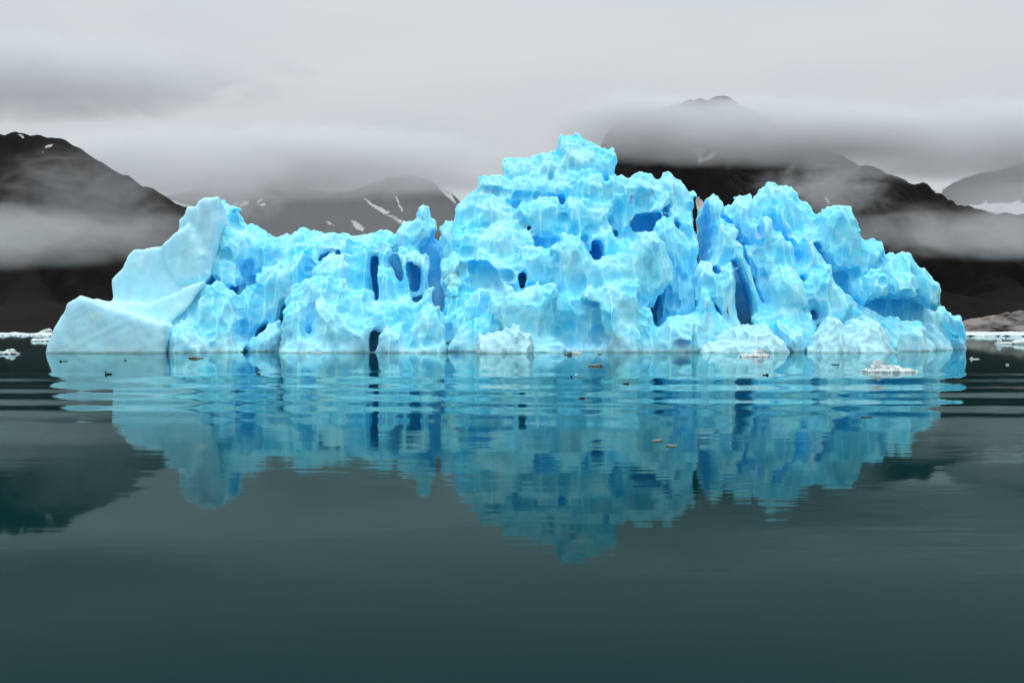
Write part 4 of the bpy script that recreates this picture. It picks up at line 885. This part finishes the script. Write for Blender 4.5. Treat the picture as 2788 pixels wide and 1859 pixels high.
# ------------------------------------------------------------------ floating bits: place, and lumps in metres
FLOATING = [
    ('ice_floe', 'flat white floe with two lumps cut by the left edge of the photo', 'floe', 'white', (-42.00, 102.00), [(0.000, 0.058, 0.979, 0.115), (0.403, 0.173, 0.288, 0.173), (0.835, 0.202, 0.259, 0.230), (-0.576, 0.086, 0.576, 0.115)]),
    ('ice_floe', 'thin white floe half hidden behind the left tip of the iceberg', 'floe', 'white', (-82.71, 217.16), [(0.000, 0.061, 1.594, 0.306), (-1.042, 0.184, 0.552, 0.306), (0.858, 0.245, 0.858, 0.245)]),
    ('growler', 'small pale blue growler on the brash ice just left of the iceberg', 'growler', 'white', (-254.00, 673.20), [(0.950, 0.950, 2.280, 1.330), (-0.950, 0.570, 1.900, 0.950), (1.710, 1.710, 1.140, 0.950)]),
    ('ice_floe', 'low pale floe with a raised knob at the right edge below the moraine', 'floe', 'white', (69.90, 172.62), [(-1.851, 0.292, 0.292, 0.390), (-1.949, 0.536, 0.195, 0.244), (-0.974, 0.049, 1.072, 0.195), (0.731, 0.097, 1.218, 0.244), (1.754, 0.341, 1.267, 0.341)]),
    ('ice_floe', 'peaked white floe in front of the low white mound', 'floe', 'white', (18.19, 92.22), [(0.000, 0.026, 0.885, 0.104), (0.208, 0.182, 0.468, 0.234), (0.286, 0.338, 0.208, 0.182), (-0.729, 0.078, 0.364, 0.104), (0.573, 0.078, 0.364, 0.104)]),
    ('ice_floe', 'knobbly white floe on a drowned grey shelf near the right end of the iceberg', 'floe', 'white', (18.16, 59.58), [(-0.034, 0.000, 1.042, 0.067), (-0.639, 0.168, 0.235, 0.219), (-0.572, 0.353, 0.151, 0.185), (-0.252, 0.135, 0.303, 0.118), (0.101, 0.168, 0.202, 0.135), (0.437, 0.101, 0.235, 0.118), (0.740, 0.050, 0.303, 0.067)]),
    ('ice_floe', 'dirty grey clear ice slab drifting before the foot of the summit', 'floe', 'clear', (4.61, 68.00), [(0.000, 0.027, 0.330, 0.069), (0.137, 0.069, 0.192, 0.055), (-0.206, 0.014, 0.192, 0.055)]),
    ('ice_chunk', 'dark green grey lump of clear ice touching a small white bit', 'ice chunk', 'clear', (4.62, 99.00), [(0.000, 0.100, 0.180, 0.140), (-0.240, 0.020, 0.160, 0.040)]),
    ('ice_chunk', 'small white bit beside the dark green grey lump at the waterline', 'ice chunk', 'white', (5.21, 102.00), [(0.000, 0.115, 0.202, 0.144), (0.230, 0.029, 0.345, 0.058)]),
    ('ice_chunk', 'low brownish scrap right of the small white bit at the waterline', 'ice chunk', 'clear', (7.13, 100.48), [(0.000, 0.020, 0.183, 0.071)]),
    ('ice_floe', 'pale grey clear floe just right of the slab edge', 'floe', 'clear', (-22.15, 86.31), [(0.000, 0.052, 0.349, 0.122), (-0.244, 0.035, 0.174, 0.087), (0.279, 0.017, 0.279, 0.052)]),
    ('ice_chunk', 'tiny white bit under the fluted blue wall', 'ice chunk', 'white', (-16.44, 105.19), [(0.000, 0.030, 0.267, 0.074)]),
    ('drift_ice', 'black two-part scrap on the slab reflection, farthest left', 'drift ice', 'dark', (-28.51, 78.28), [(-0.067, 0.017, 0.084, 0.059), (0.218, 0.008, 0.151, 0.025)]),
    ('drift_ice', 'black dot floating on the reflection of the smooth slab', 'drift ice', 'dark', (-25.07, 80.14), [(0.000, 0.017, 0.060, 0.051)]),
    ('drift_ice', 'black scrap with one upright splinter, left of the cave reflection', 'drift ice', 'dark', (-18.20, 55.64), [(0.048, 0.012, 0.119, 0.036), (-0.083, 0.060, 0.019, 0.083)]),
    ('drift_ice', 'small dark scrap on the deep blue reflection of the cave', 'drift ice', 'dark', (-11.50, 56.10), [(0.000, 0.010, 0.096, 0.026)]),
    ('drift_ice', 'faint dark sliver on the reflection of the dark slot', 'drift ice', 'dark', (-3.81, 32.68), [(0.000, 0.004, 0.049, 0.011)]),
    ('ice_floe', 'olive clear ice pan, upper of two near the middle of the reflection', 'floe', 'clear', (2.62, 22.29), [(-0.014, 0.002, 0.086, 0.020), (0.036, 0.009, 0.054, 0.020)]),
    ('ice_floe', 'olive clear ice pan, lower of two near the middle of the reflection', 'floe', 'clear', (2.75, 21.30), [(0.013, 0.002, 0.086, 0.019), (-0.047, 0.013, 0.039, 0.017)]),
    ('ice_chunk', 'white crumb next to a dark one below the grey slab', 'ice chunk', 'white', (2.76, 53.01), [(0.000, 0.045, 0.060, 0.060)]),
    ('drift_ice', 'dark crumb left of a white one below the grey slab', 'drift ice', 'dark', (2.53, 52.59), [(0.000, 0.017, 0.039, 0.032)]),
    ('drift_ice', 'black scrap with a pointed left end under the summit reflection', 'drift ice', 'dark', (2.04, 36.19), [(0.015, 0.008, 0.070, 0.023), (-0.070, 0.004, 0.046, 0.012)]),
    ('drift_ice', 'black double speck on the swell right of the summit', 'drift ice', 'dark', (4.19, 45.80), [(0.000, 0.010, 0.069, 0.024), (0.088, 0.012, 0.059, 0.029)]),
    ('drift_ice', 'dark double scrap on the swell below the peaked white floe', 'drift ice', 'dark', (11.24, 54.73), [(-0.082, 0.007, 0.059, 0.019), (0.059, 0.018, 0.059, 0.042)]),
    ('drift_ice', 'thin dark sliver left of the knobbly white floe', 'drift ice', 'dark', (18.48, 70.86), [(0.000, 0.009, 0.167, 0.024), (0.227, 0.024, 0.061, 0.021)]),
    ('drift_stick', 'straight brown stick floating on the right part of the reflection', 'stick', 'dark', (8.11, 28.29), [(0.000, 0.006, 0.121, 0.012)]),
    ('ice_chunk', 'bright white speck on black water just right of the iceberg', 'ice chunk', 'white', (31.28, 84.15), [(0.000, 0.059, 0.066, 0.095), (0.238, 0.012, 0.238, 0.024)]),
    ('ice_chunk', 'dull white speck on black water farthest right', 'ice chunk', 'white', (28.10, 70.12), [(0.000, 0.020, 0.089, 0.044)]),
]


# ------------------------------------------------------------------ floes, crumbs and brash ice
def plain_ice(name, col, rough=0.3):
    m = bpy.data.materials.new(name)
    m.use_nodes = True
    t = m.node_tree
    b = t.nodes['Principled BSDF']
    g = nd(t, 'ShaderNodeNewGeometry')
    n = nd(t, 'ShaderNodeTexNoise', in_Scale=6.0, in_Detail=4.0)
    link(t, g.outputs['Position'], n.inputs['Vector'])
    link(t, ramp(t, n.outputs['Fac'], [(0.35, tuple(c * 0.85 for c in col)), (0.65, tuple(min(1, c * 1.15) for c in col))]), b.inputs['Base Color'])
    b.inputs['Roughness'].default_value = rough
    b.inputs['IOR'].default_value = 1.31
    return m


FLOE_MATS = {'white': plain_ice('floe_ice', (0.60, 0.68, 0.69), 0.6), 'clear': plain_ice('clear_dirty_ice', (0.15, 0.19, 0.17)), 'dark': plain_ice('dark_drift', (0.012, 0.016, 0.014), 0.5)}


def lobed_mesh(name, lobes, seed):
    """one solid from overlapping lumps (across, height, half width, half height), roughened"""
    x0 = min(l[0] - l[2] for l in lobes)
    x1 = max(l[0] + l[2] for l in lobes)
    z1 = max(l[1] + l[3] for l in lobes)
    ry = max(l[2] for l in lobes) * 0.8
    h = max((x1 - x0) / 70, min(l[3] for l in lobes) / 5)
    hz = max(z1 / 26, min(l[3] for l in lobes) / 7)
    X = np.arange(x0 - 3 * h, x1 + 3 * h, h, dtype=np.float32)
    Yg = np.arange(-ry - 3 * h, ry + 3 * h, h, dtype=np.float32)
    Z = np.arange(-2.5 * hz, z1 * 1.15 + 3 * hz, hz, dtype=np.float32)
    gx, gy, gz = np.meshgrid(X, Yg, Z, indexing='ij')
    F = None
    s = x1 - x0
    for k, (cx, cz, rx, rz) in enumerate(lobes):
        off = 0.0 if len(lobes) < 3 or k == 0 else 0.25 * ry * math.sin(k * 2.4 + seed)
        d = (np.sqrt(((gx - cx) / rx) ** 2 + ((gy - off) / (rx * 0.8)) ** 2 + ((gz - cz) / rz) ** 2) - 1) * min(rx, rz)
        F = d if F is None else smin(F, d, 0.25 * rz)
    q = 9.0 / s
    r = z1 * 0.13
    F = F + r * fbm(gx * q + seed * 7, gy * q, gz * q, 3) - 0.4 * r
    F[[0, -1]] = F[:, [0, -1]] = h
    F[:, :, [0, -1]] = h
    v, f = surface_nets(F.astype(np.float32), X[0], Yg[0], Z[0], h, h, hz)
    return mesh_arrays(name, v, f)


for k, (name, label, cat, mat, (x, y), lobes) in enumerate(FLOATING):
    o = put(name, lobed_mesh(name, lobes, k * 1.3), FLOE_MATS[mat], loc=(x, y, 0))
    tag(o, label, cat, group='ice scraps drifting round the iceberg' if cat != 'stick' else None)


def brash(name, label, n, xr, yr, size, seed):
    """a drift of small ice crumbs packed along the far water"""
    rnd = random.Random(seed)
    bm = bmesh.new()
    for _ in range(n):
        t = rnd.random()
        y = yr[0] + (yr[1] - yr[0]) * t
        s = size * rnd.uniform(0.3, 1.0) ** 2 * 1.6
        x = rnd.uniform(*xr) * y
        r = bmesh.ops.create_icosphere(bm, subdivisions=1, radius=1)
        for vv in r['verts']:
            j = rnd.uniform(0.7, 1.25)
            vv.co = Vector((x + vv.co.x * s * 1.9 * j, y + vv.co.y * s * 1.5, max(vv.co.z, -0.3) * s * 0.42 * j))
    me = bpy.data.meshes.new(name)
    bm.to_mesh(me)
    bm.free()
    tag(put(name, me, FLOE_MATS['white']), label, kind='stuff')


brash('brash_ice', 'thin line of ice crumbs on black water left of the iceberg', 230, (-0.46, -0.36), (400, 620), 1.5, 3)
brash('brash_ice', 'white drift of packed ice crumbs below the moraine', 900, (0.35, 0.50), (380, 560), 1.9, 5)
